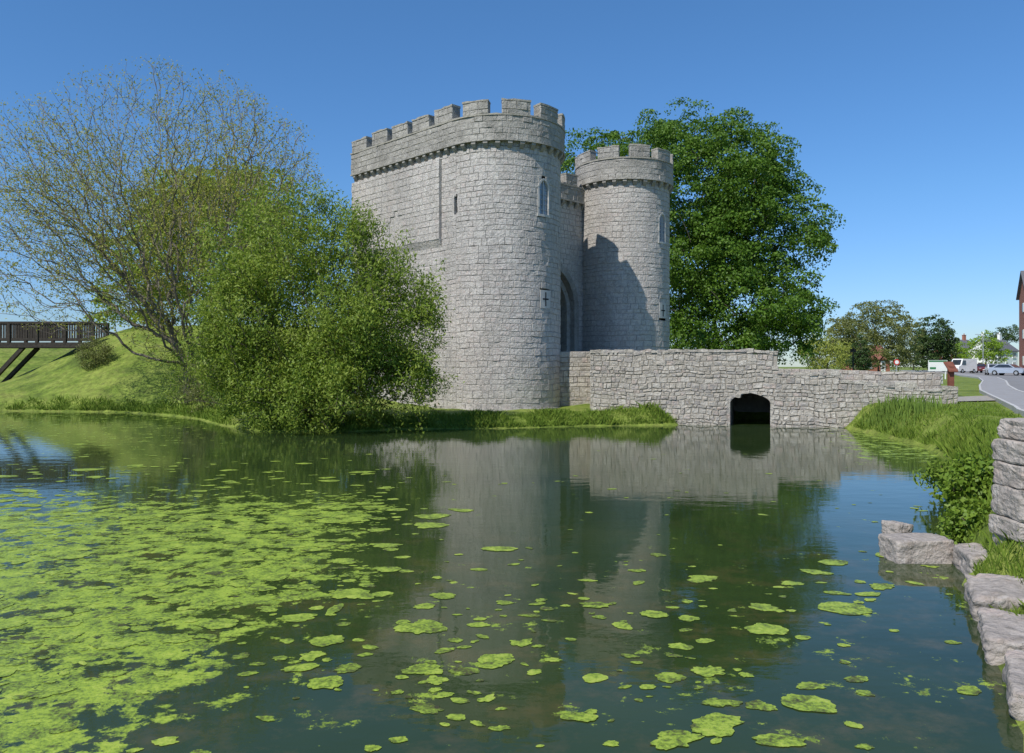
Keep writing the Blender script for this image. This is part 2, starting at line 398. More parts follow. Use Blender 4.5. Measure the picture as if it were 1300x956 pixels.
# ------------------------------------------------------------------ gatehouse
C1 = (-.55, 39.8); R1 = 2.97; C2 = (6.6, 47.0); R2 = 2.65
q = math.sqrt(.5); LS = 8.5
HM, WM = .29, .40
gate = empty('castle_gatehouse', (-.55, 39.8, .3), 'twin towered grey pink stone castle gatehouse with battlements beside the moat', 'castle')
Tp = (C1[0]-R1*q, C1[1]-R1*q)
A = (Tp[0]-LS*q, Tp[1]+LS*q)
PB = Path([(A[0]+(Tp[0]-A[0])*i/12, A[1]+(Tp[1]-A[1])*i/12) for i in range(12)]+arc(C1, R1, 225, 455, 70))
P2 = Path(arc(C2, R2, 150, 450, 80))
def ang2u1(a): return LS+R1*math.radians(a-225)
def ang2u2(a): return R2*math.radians(a-150)
ZC = 12.5
A2W, A2C = 317, 318
w1 = outline(ang2u1(314), 9.65, 10.85, .30, .42)
w2 = outline(ang2u2(A2W), 9.55, 10.7, .28, .42)
w3 = outline(4.0, 8.75, 9.8, .45, .5)
def hole(ol, uc, ex=.08):
    zt = max(p[1] for p in ol); zb = min(p[1] for p in ol)
    def f(z):
        if z < zb-.12 or z > zt+.05: return None
        h = halfat(ol, uc, min(max(z, zb), zt-.02)); h = h or 0
        return (uc-h-ex, uc+h+ex)
    return f
def rect(uc, hw, za, zb): return lambda z: (uc-hw, uc+hw) if za <= z <= zb else None
slit_u = LS-.02
uc1 = ang2u1(316); uc2 = ang2u2(A2C)
mb = MB(); skin(mb, PB, LS, PB.len, .15, ZC+.5, holes=[hole(w1, ang2u1(314)), rect(slit_u, .12, 9.7, 10.65), rect(uc1, .36, 5.25, 6.05)], hm=HM, wm=WM, wa=.03, jit=.015)
cbox(mb, PB, LS-.3, PB.len, 0, ZC+.6, -1.2, -.35, 50, 1)
o = build('tower', mb, [M_stone, M_mortar], gate); o['label'] = 'nearer round tower with plain pale grey pink stone'
mb = MB(); skin(mb, PB, 0, LS, .15, ZC+.5, holes=[hole(w3, 4.0), rect(slit_u, .12, 9.7, 10.65)], hm=HM, wm=WM, wa=.03, jit=.015)
cbox(mb, PB, 0, LS-.3, 0, ZC+.6, -1.0, -.35, 1, 1)
build('side_wall', mb, [M_stone, M_mortar], gate)
mb = MB(); cbox(mb, PB, .0, 7.45, 8.6, ZC-.02, -.2, .13, 1, 0)
skin(mb, PB, .0, 7.45, 8.6, ZC, d0=.17, hm=HM, wm=WM, relief=.02, holes=[hole(w3, 4.0, .1)])
kk = [mb.v(*PB.at(0, .15, 8.6)), mb.v(*PB.at(7.45, .15, 8.6)), mb.v(*PB.at(7.45, .0, 8.25)), mb.v(*PB.at(0, .0, 8.25)), mb.v(*PB.at(7.45, -.1, 8.6))]
mb.f(kk[:4]); mb.f((kk[1], kk[2], kk[4]))
build('wall_facing', mb, [M_stone, M_mortar], gate)
mb = MB(); skin(mb, P2, 0, P2.len, .15, ZC+.5, holes=[hole(w2, ang2u2(A2W)), rect(uc2, .34, 5.25, 6.05)], hm=HM, wm=WM, wa=.03, jit=.015)
cbox(mb, P2, 0, P2.len, 0, ZC+.6, -1.0, -.35, 50, 1)
o = build('tower', mb, [M_stone, M_mortar], gate); o['label'] = 'farther round tower partly in the shadow of the nearer one'
def ab(a, b): return (C1[0]+a*q-b*q, C1[1]+a*q+b*q)
def blk(mb, a0, a1, b0, b1, z0, z1, mi=0):
    k = len(mb.V)
    for z in (z0, z1):
        for (a, b_) in ((a0,b0),(a1,b0),(a1,b1),(a0,b1)): x, y = ab(a, b_); mb.V.append((x, y, z))
    for w in ((0,3,2,1),(4,5,6,7),(0,1,5,4),(1,2,6,5),(2,3,7,6),(3,0,4,7)): mb.f([k+i for i in w], mi)
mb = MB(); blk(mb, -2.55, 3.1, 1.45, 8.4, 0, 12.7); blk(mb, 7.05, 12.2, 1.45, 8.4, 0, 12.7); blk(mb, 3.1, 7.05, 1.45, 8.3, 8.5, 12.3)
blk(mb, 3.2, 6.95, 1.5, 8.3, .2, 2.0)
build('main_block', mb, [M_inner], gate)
for cc, rr in ((C1, R1-.25), (C2, R2-.25)):
    mb = MB(); k = [mb.v(cc[0]+rr*math.cos(i*math.pi/16), cc[1]+rr*math.sin(i*math.pi/16), 13.02) for i in range(32)]; mb.f(k)
    build('roof', mb, M_slate, gate)
PG = Path([ab(2.4, 1.2), ab(7.9, 1.2)]); ug = 5.07-2.4
ga = outline(ug, 2.0, 5.9, 1.9, 2.3, 6, 10)
mb = MB(); skin(mb, PG, 0, PG.len, 1.5, 12.45, holes=[hole(ga, ug, .12)], hm=HM, wm=WM)
build('gate_wall', mb, [M_stone, M_mortar], gate)
mb = MB(); ring(mb, PG, ga, .38, .06, -.5); build('gate_arch', mb, M_par, gate)
ga2 = outline(ug, 2.0, 5.7, 1.6, 2.0, 6, 10)
mb = MB(); ring(mb, PG, ga2, .3, -.25, -.7); build('gate_arch', mb, M_par, gate)
DP = .21
def parapet(path, u0, u1, zb, zc, merl, zt, n, corb=.62):
    mb = MB(); cbox(mb, path, u0, u1, zb, zc-.08, -.3, DP-.03, n, 0)
    skin(mb, path, u0, u1, zb, zc-.08, d0=DP, hm=.29, wm=.44, relief=.03)
    build('parapet', mb, [M_par, M_mortar], gate)
    mb = MB(); cbox(mb, path, u0-.02, u1+.02, zb-.07, zb+.02, -.1, DP+.03, n, 0); build('string_course', mb, M_par, gate)
    mb = MB(); cbox(mb, path, u0-.02, u1+.02, zc-.08, zc, -.32, DP+.03, n, 0, tops=.02); build('ledge', mb, M_cope, gate)
    for (uc, w) in merl:
        mb = MB(); ns = max(1, int(w/.3))
        j = random.uniform(-.07, .05); uc += random.uniform(-.05, .05); w *= random.uniform(.94, 1.05)
        cbox(mb, path, uc-w/2, uc+w/2, zc, zt-.08+j, -.3, DP-.03, ns, 0)
        skin(mb, path, uc-w/2, uc+w/2, zc+.005, zt-.08+j, d0=DP, hm=.26, wm=.40, relief=.03)
        mo = build('merlon', mb, [M_par, M_mortar], gate)
        mb = MB(); cbox(mb, path, uc-w/2-.015, uc+w/2+.015, zt-.08+j, zt+j, -.32, DP+.02, ns+1, 0, tops=.035)
        build('coping', mb, M_cope, mo)
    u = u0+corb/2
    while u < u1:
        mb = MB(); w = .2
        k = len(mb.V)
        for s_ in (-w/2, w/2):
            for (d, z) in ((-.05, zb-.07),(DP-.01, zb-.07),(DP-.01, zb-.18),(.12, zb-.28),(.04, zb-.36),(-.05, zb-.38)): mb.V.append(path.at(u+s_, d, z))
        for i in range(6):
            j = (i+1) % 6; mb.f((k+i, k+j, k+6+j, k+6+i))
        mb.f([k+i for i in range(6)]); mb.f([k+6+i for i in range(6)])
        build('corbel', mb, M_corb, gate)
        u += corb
mer1 = [(.72, 1.42), (2.6, 1.3), (4.35, 1.25), (6.05, 1.25), (7.8, 1.25)]+[(ang2u1(a), 1.24) for a in (249, 284, 318, 352, 387, 425)]
parapet(PB, 0, PB.len, 12.95, 14.12, mer1, 14.8, 90, .55)
mer2 = [(ang2u2(a), 1.16) for a in (172, 208, 243, 280, 316, 352, 388, 424)]
parapet(P2, 0, P2.len, 12.95, 14.12, mer2, 14.78, 80, .55)
parapet(PG, .2, PG.len-.2, 11.9, 12.75, [(1.2, 1.0), (2.7, 1.0), (4.2, 1.0)], 13.35, 1, .6)
PBk = Path([ab(-2.97+15.2, 8.5), ab(-2.97, 8.5)])
mb = MB(); cbox(mb, PBk, 0, PBk.len, 12.6, 14.0, -.5, 0, 1, 0)
for i in range(8): cbox(mb, PBk, .5+i*1.9, 1.6+i*1.9, 13.99, 14.7, -.45, -.02, 1, 0)
build('rear_parapet', mb, M_par, gate)
mb = MB(); cbox(mb, PB, ang2u1(232), ang2u1(372), .1, .5, -.1, .14, 40, 0); build('plinth', mb, M_stone, gate)
def window(path, ol, uc, z0, zs, half, mull=True):
    mb = MB(); ring(mb, path, ol, .10, .02, -.32)
    cbox(mb, path, uc-half-.13, uc+half+.13, z0-.11, z0, -.32, .04, 2, 0)
    f = build('window', mb, M_dress, gate)
    mb = MB(); pane(mb, path, ol, -.08); build('pane', mb, M_glass, f)
    mb = MB()
    if mull:
        zt = max(p[1] for p in ol)
        cbox(mb, path, uc-.03, uc+.03, z0, zt-.03, -.10, -.03, 1)
        for i in range(1, 6): cbox(mb, path, uc-half, uc+half, z0+(zs-z0)*i/5-.012, z0+(zs-z0)*i/5+.012, -.075, -.045, 1)
        build('mullion', mb, M_lead, f)
    return f
window(PB, w1, ang2u1(314), 9.65, 10.85, .30)
window(P2, w2, ang2u2(A2W), 9.55, 10.7, .28)
window(PB, w3, 4.0, 8.75, 9.8, .45)
mb = MB(); cbox(mb, PB, slit_u-.13, slit_u+.13, 9.65, 10.75, -.34, -.2, 1); s_ = build('arrow_slit', mb, M_dark, gate)
mb = MB(); cbox(mb, PB, slit_u-.24, slit_u-.12, 9.65, 10.75, -.3, .0, 1); cbox(mb, PB, slit_u+.12, slit_u+.24, 9.65, 10.75, -.3, .0, 1)
cbox(mb, PB, slit_u-.24, slit_u+.24, 10.70, 10.82, -.3, .005, 1); cbox(mb, PB, slit_u-.24, slit_u+.24, 9.55, 9.67, -.3, .005, 1); build('surround', mb, M_stone, s_)
for (pt, u) in ((PB, uc1), (P2, uc2)):
    mb = MB(); cbox(mb, pt, u-.35, u+.35, 5.22, 6.08, -.3, .02, 3); s_ = build('cross_loop', mb, M_dress, gate)
    mb = MB(); cbox(mb, pt, u-.035, u+.035, 5.32, 5.98, 0, .026, 1); cbox(mb, pt, u-.2, u+.2, 5.62, 5.69, 0, .029, 2); build('cross_slot', mb, M_dark, s_)  # no real opening: slot shade is painted as dark bars on the block

# ------------------------------------------------------------------ causeway bridge
br = empty('stone_causeway_bridge', (9.5, 33.0, 0), 'rubble stone bridge wall with small pointed arch over the moat leading to the gatehouse', 'bridge')
FA = (3.44, 35.0); dirf = np.array((.953, -.3026)); dirf /= np.linalg.norm(dirf); FL = 14.4
PF = Path([(FA[0]+dirf[0]*i*FL/20, FA[1]+dirf[1]*i*FL/20) for i in range(21)])
random.seed(3)
tj = [random.uniform(-.05, .05) for _ in range(80)]
def ftop(u):
    j = tj[int(u/.35) % 80]
    if u < 6.75: return 3.14+j*.4
    if u < 7.0: return 2.75
    if u < 7.8: return 3.10
    if u < 10.2: return 2.22+j-.02*(u-6.85)
    return 1.84+j*1.2-.07*(u-10.2)
BR = (6.75, 7.0, 7.8, 10.2)
fo = outline(6.73, -.4, .95, .80, .42, 5, 5, .55)
mb = MB(); skin(mb, PF, 0, FL, -.4, 3.3, hm=.19, wm=.26, relief=.035, inset=.022, jit=.028, wa=.055, top=ftop, holes=[hole(fo, 6.73, .06)])
cuts = [0]+[.36*i for i in range(1, 15)]+[5.5, 6.1, 6.75, 7.0, 7.4, 7.8, 8.2]+[8.2+.4*i for i in range(1, 5)]+[10.2]+[10.2+.42*i for i in range(1, 11)]
for a, b_ in zip(cuts[:-1], cuts[1:]):
    zt = ftop((a+b_)/2)-.1
    if a > 5.4 and b_ < 7.9: cbox(mb, PF, a, b_, 1.45, zt, -.55, -.06, 1, 1)
    else: cbox(mb, PF, a, b_, -.8, zt, -.55, -.06, 1, 1)
build('front_wall', mb, [M_rub, M_rubm], br)
u = 0; mb = MB()
while u < FL-.2:
    w = random.uniform(.25, .6); e = min(u+w, FL)
    for bb in BR:
        if u < bb-.01 < e: e = bb; break
    zt = ftop((u+e)/2)
    hc = random.uniform(.05, .13) if u < 7.8 else random.uniform(.04, .2)
    cbox(mb, PF, u, e, zt-.08+random.uniform(-.01,.01), zt+hc-.05, -.62+random.uniform(-.04,.04), .02+random.uniform(-.02,.02), 2, 0, tops=.03)
    u = e
build('wall_top_stones', mb, M_rub, br)
mb = MB(); ring(mb, PF, fo, .17, -.01, -.6, gap=.03); build('arch_ring', mb, M_rub, br)
mb = MB()
for i in range(len(fo)-1):
    (u0, z0), (u1, z1) = fo[i], fo[i+1]
    k = [mb.v(*PF.at(u0, -.5, z0)), mb.v(*PF.at(u1, -.5, z1)), mb.v(*PF.at(u1, -4.6, z1)), mb.v(*PF.at(u0, -4.6, z0))]; mb.f(k)
build('tunnel_vault', mb, M_vault, br)
PR = Path([(1.6, 39.15), (3.9, 39.15)]); PS = Path([(3.9, 39.15), (3.44, 35.0)])
mb = MB(); skin(mb, PR, 0, PR.len, .1, 3.2, hm=.26, wm=.42, relief=.03); cbox(mb, PR, 0, PR.len, -.2, 3.15, -.5, -.05, 1, 1)
skin(mb, PS, 0, PS.len, .0, 3.2, hm=.25, wm=.4, relief=.03); cbox(mb, PS, .3, PS.len, -.4, 3.1, -.5, -.05, 1, 1)
build('return_wall', mb, [M_rub, M_rubm], br)
nb_ = np.array((dirf[1], -dirf[0]))
BA = np.array(FA)-nb_*4.7+dirf*3.2
PK = Path([tuple(BA+dirf*i*11.5/12) for i in range(13)])
def btop(u): return 3.0 if u < 4.2 else 2.4-.03*(u-4.2)
mb = MB(); skin(mb, PK, 0, 11.5, 1.0, 3.3, hm=.22, wm=.36, relief=.04, wa=.03, jit=.02, top=btop)
cbox(mb, PK, 0, 4.2, -.8, 2.96, -.5, -.05, 1, 1); cbox(mb, PK, 4.2, 11.5, -.8, 2.2, -.5, -.05, 1, 1)
build('back_wall', mb, [M_rub, M_rubm], br)
mb = MB(); prev = None
for i in range(9):
    u = FL*i/8; z = 2.0-.7*float(sst(.4, 1, i/8))
    a = PF.at(u, -.5, z); b_ = PF.at(u, -4.9, z)
    c = (mb.v(*a), mb.v(*b_))
    if prev: mb.f((prev[0], c[0], c[1], prev[1]))
    prev = c
k = [mb.v(1.2, 41.5, 2.0), mb.v(4.0, 38.9, 2.0), mb.v(*PF.at(0, -.5, 2.002)), mb.v(*PF.at(0, -4.9, 2.002)), mb.v(8.0, 44.0, 2.0), mb.v(4.8, 45.5, 2.0)]
mb.f(k)
build('deck', mb, M_gravel, br)

# ------------------------------------------------------------------ road
RL = np.array([(12.0,17.5),(16.2,25.7),(20.6,34),(25.2,42.9),(30.5,52),(39,66),(48,82),(54,96),(62,112),(68,130),(80,170)], float)
RR = np.array([(24,15),(28,24),(32,33),(37,42),(43,52),(53,66),(63,82),(70,96),(84,112),(96,130),(112,170)], float)
def dense(a, n=8):
    out = []
    for i in range(len(a)-1):
        for j in range(n): out.append(a[i]+(a[i+1]-a[i])*j/n)
    out.append(a[-1]); return np.array(out)
RLd, RRd = dense(RL), dense(RR)
def strip(t0, t1, lift, m_=5):
    mb = MB(); n = len(RLd); rows = []
    W = np.linalg.norm(RRd-RLd, axis=1)
    for i in range(n):
        row = []
        for j in range(m_):
            f = j/(m_-1); d = t0+(t1-t0)*f if t1 is not None else t0+(W[i]-t0)*f
            p = RLd[i]+(RRd[i]-RLd[i])/W[i]*d
            row.append(mb.v(p[0], p[1], float(H(p[0], p[1]))+lift))
        rows.append(row)
    for i in range(n-1):
        for j in range(m_-1): mb.f((rows[i][j], rows[i][j+1], rows[i+1][j+1], rows[i+1][j]))
    return mb
tag(build('road', strip(2.0, None, .05, 9), M_asph), kind='structure', label='grey asphalt road curving past the moat')
tag(build('pavement', strip(.1, 1.85, .15), M_pave), kind='structure', label='pale footway beside the road')
for a, b_ in ((1.85, 2.0), (-.02, .1)):
    mb = strip(a, b_, .17, 2); n = len(mb.V); base = list(mb.V)
    for col in (0, 1):
        for i in range(n//2-1):
            p, r = base[2*i+col], base[2*i+2+col]
            k = [mb.v(*p), mb.v(*r), mb.v(r[0], r[1], r[2]-.3), mb.v(p[0], p[1], p[2]-.3)]; mb.f(k)
    tag(build('kerb', mb, M_kerb), kind='structure', label='pale concrete kerb')
mb = MB(); prev = None
for i in range(9):
    t = i/8; a = np.array((16.9, 31.6))*(1-t)+np.array((20.3, 33.2))*t; b_ = np.array((18.5, 35.6))*(1-t)+np.array((22.8, 38.2))*t
    c = (mb.v(a[0], a[1], float(H(*a))+.05), mb.v(b_[0], b_[1], float(H(*b_))+.05))
    if prev: mb.f((prev[0], c[0], c[1], prev[1]))
    prev = c
tag(build('path', mb, M_gravel), kind='structure', label='gravel path from bridge to road')

# ------------------------------------------------------------------ trees
def unit(v): return v/(np.linalg.norm(v, axis=-1, keepdims=True)+1e-9)
def lobe(px, py, rx, rz, Y, ry=None, dy=0):
    x, y, z = P(px, py, Y); s = Y/F
    return (x, y+dy, z, rx*s, (ry if ry else (rx+rz)/2*s), rz*s)
def sample_lobes(lobes, n, surf, zmin, rs):
    L_ = np.array(lobes); vol = (L_[:,3]*L_[:,4]*L_[:,5])**.75; idx = rs.choice(len(L_), n, p=vol/vol.sum())
    d = unit(rs.normal(size=(n, 3))); r = rs.rand(n)**(1/surf)
    p = L_[idx,:3]+d*r[:,None]*L_[idx,3:]
    ok = p[:,2] > zmin
    return p[ok], d[ok]
def skeleton(base, targets, alpha, step, th, jit, rs, nstem=1):
    N = 60000; nodes = np.zeros((N, 3)); par = np.full(N, -1); pl = np.zeros(N); dr = np.zeros((N, 3)); n = 0
    for st in range(nstem):
        b0 = np.array(base)+(rs.normal(size=3)*(.5, .35, 0) if st else 0)
        nodes[n] = b0; dr[n] = (0,0,1); par[n] = -1; n += 1
        k = max(1, int(th/step)); lean = rs.normal(size=2)*.04*(1+2*(nstem > 1))
        for i in range(k):
            nodes[n] = nodes[n-1]+np.array((lean[0]*step, lean[1]*step, th/k)); par[n] = n-1; pl[n] = pl[n-1]+.2*th/k; dr[n] = (0,0,1); n += 1
    top = np.array(base)+(0,0,th)
    order = np.argsort(np.linalg.norm(targets-top, axis=1)+rs.rand(len(targets))*.5)
    for t in order:
        p = targets[t]
        v = p-nodes[:n]; d = np.linalg.norm(v, axis=1)
        cosang = (v*dr[:n]).sum(1)/(d+1e-6)
        cost = d*(1.35-.35*cosang)+alpha*pl[:n]
        qn = int(np.argmin(cost)); D = d[qn]
        if D < .02: continue
        k = max(1, int(math.ceil(D/step))); c = nodes[qn]+dr[qn]*D*.4
        prev = qn; a = nodes[qn].copy()
        for i in range(1, k+1):
            s = i/k; w = (1-s)**2*a+2*s*(1-s)*c+s*s*p
            if i < k: w = w+rs.normal(size=3)*jit*step
            nodes[n] = w; par[n] = prev; e = w-nodes[prev]; le = np.linalg.norm(e)+1e-9; dr[n] = e/le; pl[n] = pl[prev]+le; prev = n; n += 1
            if n >= N-5: break
        if n >= N-60: break
    return nodes[:n], par[:n]
def tubes(nodes, par, r0, ex, rmax=9):
    n = len(nodes); w = np.zeros(n); ch = np.zeros(n)
    for i in range(n-1, -1, -1):
        if ch[i] == 0: w[i] = 1
        if par[i] >= 0: w[par[i]] += w[i]; ch[par[i]] += 1
    r = np.minimum(r0*w**ex, rmax)
    out = []
    e = np.where(par >= 0)[0]; p = par[e]
    for sel, ns in ((r[e] > .045, 7), (r[e] <= .045, 3)):
        ei, pi = e[sel], p[sel]
        if len(ei) == 0: continue
        a, b_ = nodes[pi], nodes[ei]; d = unit(b_-a); up = np.where(np.abs(d[:,2:3]) < .9, np.array([[0,0,1.]]), np.array([[1.,0,0]]))
        x = unit(np.cross(d, up)); y = np.cross(x, d); ra = np.minimum(r[pi], r[ei]*1.5)[:,None]; rb = r[ei][:,None]
        a = a-d*ra*.3
        for i in range(ns):
            t0, t1 = 2*math.pi*i/ns, 2*math.pi*(i+1)/ns
            o0 = x*math.cos(t0)+y*math.sin(t0); o1 = x*math.cos(t1)+y*math.sin(t1)
            out.append(np.stack([a+o0*ra, a+o1*ra, b_+o1*rb, b_+o0*rb], 1).reshape(-1, 3))
    return np.concatenate(out)
def leafquads(c, nrm, k, Ln, W, rs, hang=0):
    n = len(c); b_ = unit(nrm*k+rs.normal(size=(n, 3))); a = unit(np.cross(b_, rs.normal(size=(n, 3))))
    if hang: a = unit(a+np.array([[0, 0, hang]]))
    cc = unit(np.cross(a, b_)); s = rs.uniform(.6, 1.3, (n, 1))
    return np.stack([c-a*Ln/2*s, c+cc*W/2*s+a*Ln*.05*s, c+a*Ln/2*s, c-cc*W/2*s+a*Ln*.05*s], 1).reshape(-1, 3)
def tree(name, label, cat, base, lobes, nt_, leaf, bark, seed, nper=20, cr=.3, Ln=.1, W=.05, surf=3, alpha=.35, step=.6, th=2, jit=.12, r0=.012, ex=.45,
         mode='cloud', group=None, nk=.6, nstem=1, hang=0, zmin=None, ncl=None, rmax=9, bunch=0, bunch_r=.5, stretchz=1.15, crz=.7):
    rs = np.random.RandomState(seed)
    t = empty(name, base, label, cat, group)
    zm = zmin if zmin is not None else base[2]+.4
    if bunch:
        T0, D0 = sample_lobes(lobes, nt_, surf, zm+.3, rs); T = np.repeat(T0, bunch, 0); D = np.repeat(D0, bunch, 0)
        sc_ = np.repeat(rs.uniform(.5, 1.6, len(T0)), bunch)[:,None]
        T = T+rs.normal(size=T.shape)*bunch_r*sc_*np.array((1,1,stretchz)); T[:,2] = np.maximum(T[:,2], zm)
    else: T, D = sample_lobes(lobes, nt_, surf, zm, rs)
    nodes, par = skeleton(base, T, alpha, step, th, jit, rs, nstem)
    np_mesh('trunk', tubes(nodes, par, r0, ex, rmax), 4, bark, t)
    if mode == 'cloud':
        C = np.repeat(T, nper, 0); Dn = np.repeat(D, nper, 0)
        pos = C+rs.normal(size=C.shape)*cr*np.array((1,1,crz)); V = leafquads(pos, Dn+np.array((0,0,.5)), nk, Ln, W, rs, hang)
    else:
        C, D2 = sample_lobes(lobes, ncl, 5, zm, rs)
        C = C+rs.normal(size=C.shape)*.25
        rad = cr*rs.uniform(.55, 1.35, len(C))
        i = np.repeat(np.arange(len(C)), nper)
        d = unit(rs.normal(size=(len(i), 3))+D2[i]*.8+np.array((0,0,.55)))
        pos = C[i]+d*(rad[i]*rs.uniform(.6, 1.08, len(i)))[:,None]*np.array((1.1,1.1,.75))
        V = leafquads(pos, d, nk*2, Ln, W, rs, hang)
    np_mesh('crown', V, 4, leaf, t)
    return t
def gz(x, y): return float(H(x, y))
bx, by = -16.9, 41.6
tree('budding_tree', 'tall wide tree with fine bare branches and sparse yellow green buds left of the castle', 'tree', (bx, by, gz(bx, by)-.1),
     [lobe(215, 250, 195, 168, 40.5, 6.5), lobe(90, 320, 130, 110, 40, 4.5), lobe(300, 240, 108, 130, 40, 4.5), lobe(70, 230, 120, 110, 41, 4), lobe(215, 400, 70, 70, 41, 2.5)], 6600, M_lash, M_bark, 11,
     nper=9, cr=.20, Ln=.105, W=.06, surf=2.2, alpha=.45, step=.55, th=1.8, jit=.08, r0=.0080, ex=.435, zmin=2.0)
bx, by = -6.9, 30.2
WY = 30.3
tree('bushy_willow', 'dense yellow green bushy willow overhanging the moat in front of the castle side wall', 'tree', (bx, by, .0),
     [lobe(400, 412, 112, 104, WY, 3.0), lobe(320, 425, 68, 92, WY+.8, 2.4), lobe(480, 410, 74, 84, WY, 2.4), lobe(378, 304, 42, 54, WY, 1.7), lobe(440, 308, 40, 48, WY, 1.5), lobe(490, 325, 24, 40, WY, 1.1),
      lobe(410, 490, 90, 52, WY-.6, 2.2), lobe(500, 475, 60, 50, WY-.3, 1.8), lobe(303, 338, 40, 52, WY+.8, 1.9), lobe(534, 400, 22, 50, WY, 1.0), lobe(328, 290, 24, 36, WY+.8, 1.1), lobe(285, 450, 36, 66, WY+.5, 1.5), lobe(350, 500, 60, 40, WY-.2, 1.5),
      lobe(550, 365, 10, 24, WY, .6), lobe(408, 266, 14, 22, WY, .8), lobe(543, 480, 24, 38, WY-.2, 1.0)], 600, M_lwill, M_bark2, 12,
     nper=34, cr=.19, Ln=.145, W=.052, surf=2.6, alpha=.4, step=.6, th=.8, jit=.1, r0=.0065, ex=.40, nstem=4, zmin=.15, hang=.6, nk=.8, bunch=6, bunch_r=.28, stretchz=1.35, crz=.95)
bx, by = PX(270, 56), 56
tree('bright_green_tree', 'pale green rounded tree behind the bare branched tree', 'tree', (bx, by, gz(bx, by)-.1),
     [lobe(275, 315, 100, 90, 56, 4.5), lobe(200, 350, 66, 85, 56, 3.5), lobe(320, 275, 62, 55, 57, 3), lobe(350, 350, 50, 75, 57, 3), lobe(235, 265, 55, 48, 56, 3), lobe(165, 395, 42, 50, 56, 3), lobe(290, 245, 45, 35, 56, 3)], 500, M_lpale, M_bark, 13,
     nper=60, cr=.75, Ln=.22, W=.15, mode='clump', ncl=900, th=1.5, r0=.012)
bx, by = PX(905, 63), 63
tree('spreading_broadleaf_tree', 'huge green broadleaf tree towering behind the farther castle tower', 'tree', (bx, by, gz(bx, by)-.1),
     [lobe(890, 240, 98, 84, 63, 6), lobe(957, 215, 44, 42, 62, 3.5), lobe(968, 295, 74, 68, 62, 5), lobe(1012, 300, 38, 36, 61, 3), lobe(938, 385, 88, 62, 61, 6), lobe(998, 385, 40, 50, 62, 3.5),
      lobe(745, 222, 34, 46, 65, 3), lobe(790, 218, 52, 46, 65, 4), lobe(850, 330, 95, 90, 63, 6), lobe(900, 430, 65, 30, 60, 4), lobe(988, 430, 50, 32, 60, 3), lobe(880, 178, 38, 28, 63, 3), lobe(930, 172, 30, 24, 62, 2.5), lobe(840, 195, 45, 36, 64, 3.5),
      lobe(940, 250, 50, 50, 61, 4), lobe(905, 330, 60, 60, 60, 4)], 500, M_lchest, M_bark2, 14,
     nper=125, cr=.95, Ln=.20, W=.145, mode='clump', ncl=1500, th=3, r0=.02, step=1, zmin=1.8)
gt = 'distant trees along the green beyond the bridge'
def dtree(name, label, px, Y, lobes, leaf, seed, ncl=160, nper=40, cr=.9, Ln=.32, W=.22, **k):
    bx = PX(px, Y)
    return tree(name, label, 'tree', (bx, Y, gz(bx, Y)-.1), lobes, 120, leaf, M_bark2, seed, nper=nper, cr=cr, Ln=Ln, W=W, mode='clump', ncl=ncl, th=1.5, r0=.02, step=1, group=gt, **k)
dtree('willow_tree', 'small yellow green weeping tree just right of the huge tree', 1050, 95, [lobe(1048, 452, 26, 24, 95, 2.4), lobe(1035, 446, 15, 20, 95, 1.6)], M_lyel, 21, ncl=140, cr=.7, Ln=.3, W=.1, hang=1)
dtree('olive_tree', 'wide olive green tree with loose twiggy top in the distance', 1115, 125, [lobe(1112, 412, 36, 28, 125, 5), lobe(1085, 432, 28, 28, 125, 4), lobe(1142, 430, 26, 30, 125, 4), lobe(1108, 395, 14, 14, 125, 2), lobe(1120, 448, 36, 20, 124, 3)], M_lolive, 22, ncl=420, cr=.8, nper=50, Ln=.26, W=.18)
dtree('olive_tree', 'low rounded olive tree between the bridge end and the wide olive tree', 1068, 130, [lobe(1068, 430, 18, 26, 130, 3), lobe(1076, 448, 20, 22, 130, 3)], M_lolive, 23, ncl=170)
dtree('conifer_tree', 'small dark pointed conifer in front of the olive trees', 1092, 88, [lobe(1092, 440, 4, 12, 88, .4), lobe(1092, 452, 8, 11, 88, .8), lobe(1092, 462, 11, 9, 88, 1)], M_ldk, 24, ncl=110, cr=.35, Ln=.2, W=.1)
dtree('dark_tree', 'dark green rounded tree left of the white vans', 1186, 135, [lobe(1186, 432, 20, 28, 135, 3.2), lobe(1178, 448, 16, 20, 135, 2.5), lobe(1196, 444, 12, 22, 135, 2.2)], M_ldk, 25, ncl=240, nper=50)
dtree('green_tree', 'light green tree beside the distant houses', 1252, 160, [lobe(1250, 440, 16, 16, 160, 3), lobe(1262, 450, 14, 14, 160, 3)], M_lfresh, 26, ncl=110)
dtree('green_tree', 'dark tree top rising behind the distant house roofs', 1278, 230, [lobe(1272, 428, 14, 10, 230, 3), lobe(1288, 424, 12, 10, 230, 3)], M_ldk, 27, ncl=110)
dtree('green_tree', 'tree just behind the brick house among the olive trees', 1160, 175, [lobe(1158, 440, 16, 26, 175, 4)], M_lolive, 28, ncl=140)
dtree('hedge_tree', 'low dense green tree behind the long white rail fence', 1215, 190, [lobe(1214, 450, 12, 14, 190, 3)], M_lfresh, 29, ncl=100)
def shrub(name, label, x, y, rx, rz, leaf, seed, n=60, nper=60, Ln=.08, W=.05, group=None, lift=.6, cr=.16, zc=None, **k):
    z = gz(x, y); zc = zc if zc is not None else z+rz*lift
    return tree(name, label, 'shrub', (x, y, z-.05), [(x, y, zc, rx, rx*.8, rz)], n, leaf, M_bark2, seed, nper=nper, cr=cr, Ln=Ln, W=W, th=.2, step=.25, r0=.006, zmin=.08, group=group, **k)
shrub('mound_shrub', 'small brownish green shrub on the grassy mound below the footbridge end', PX(122, 48.5), 48.5, 1.1, .95, M_lolive, 31, n=110)
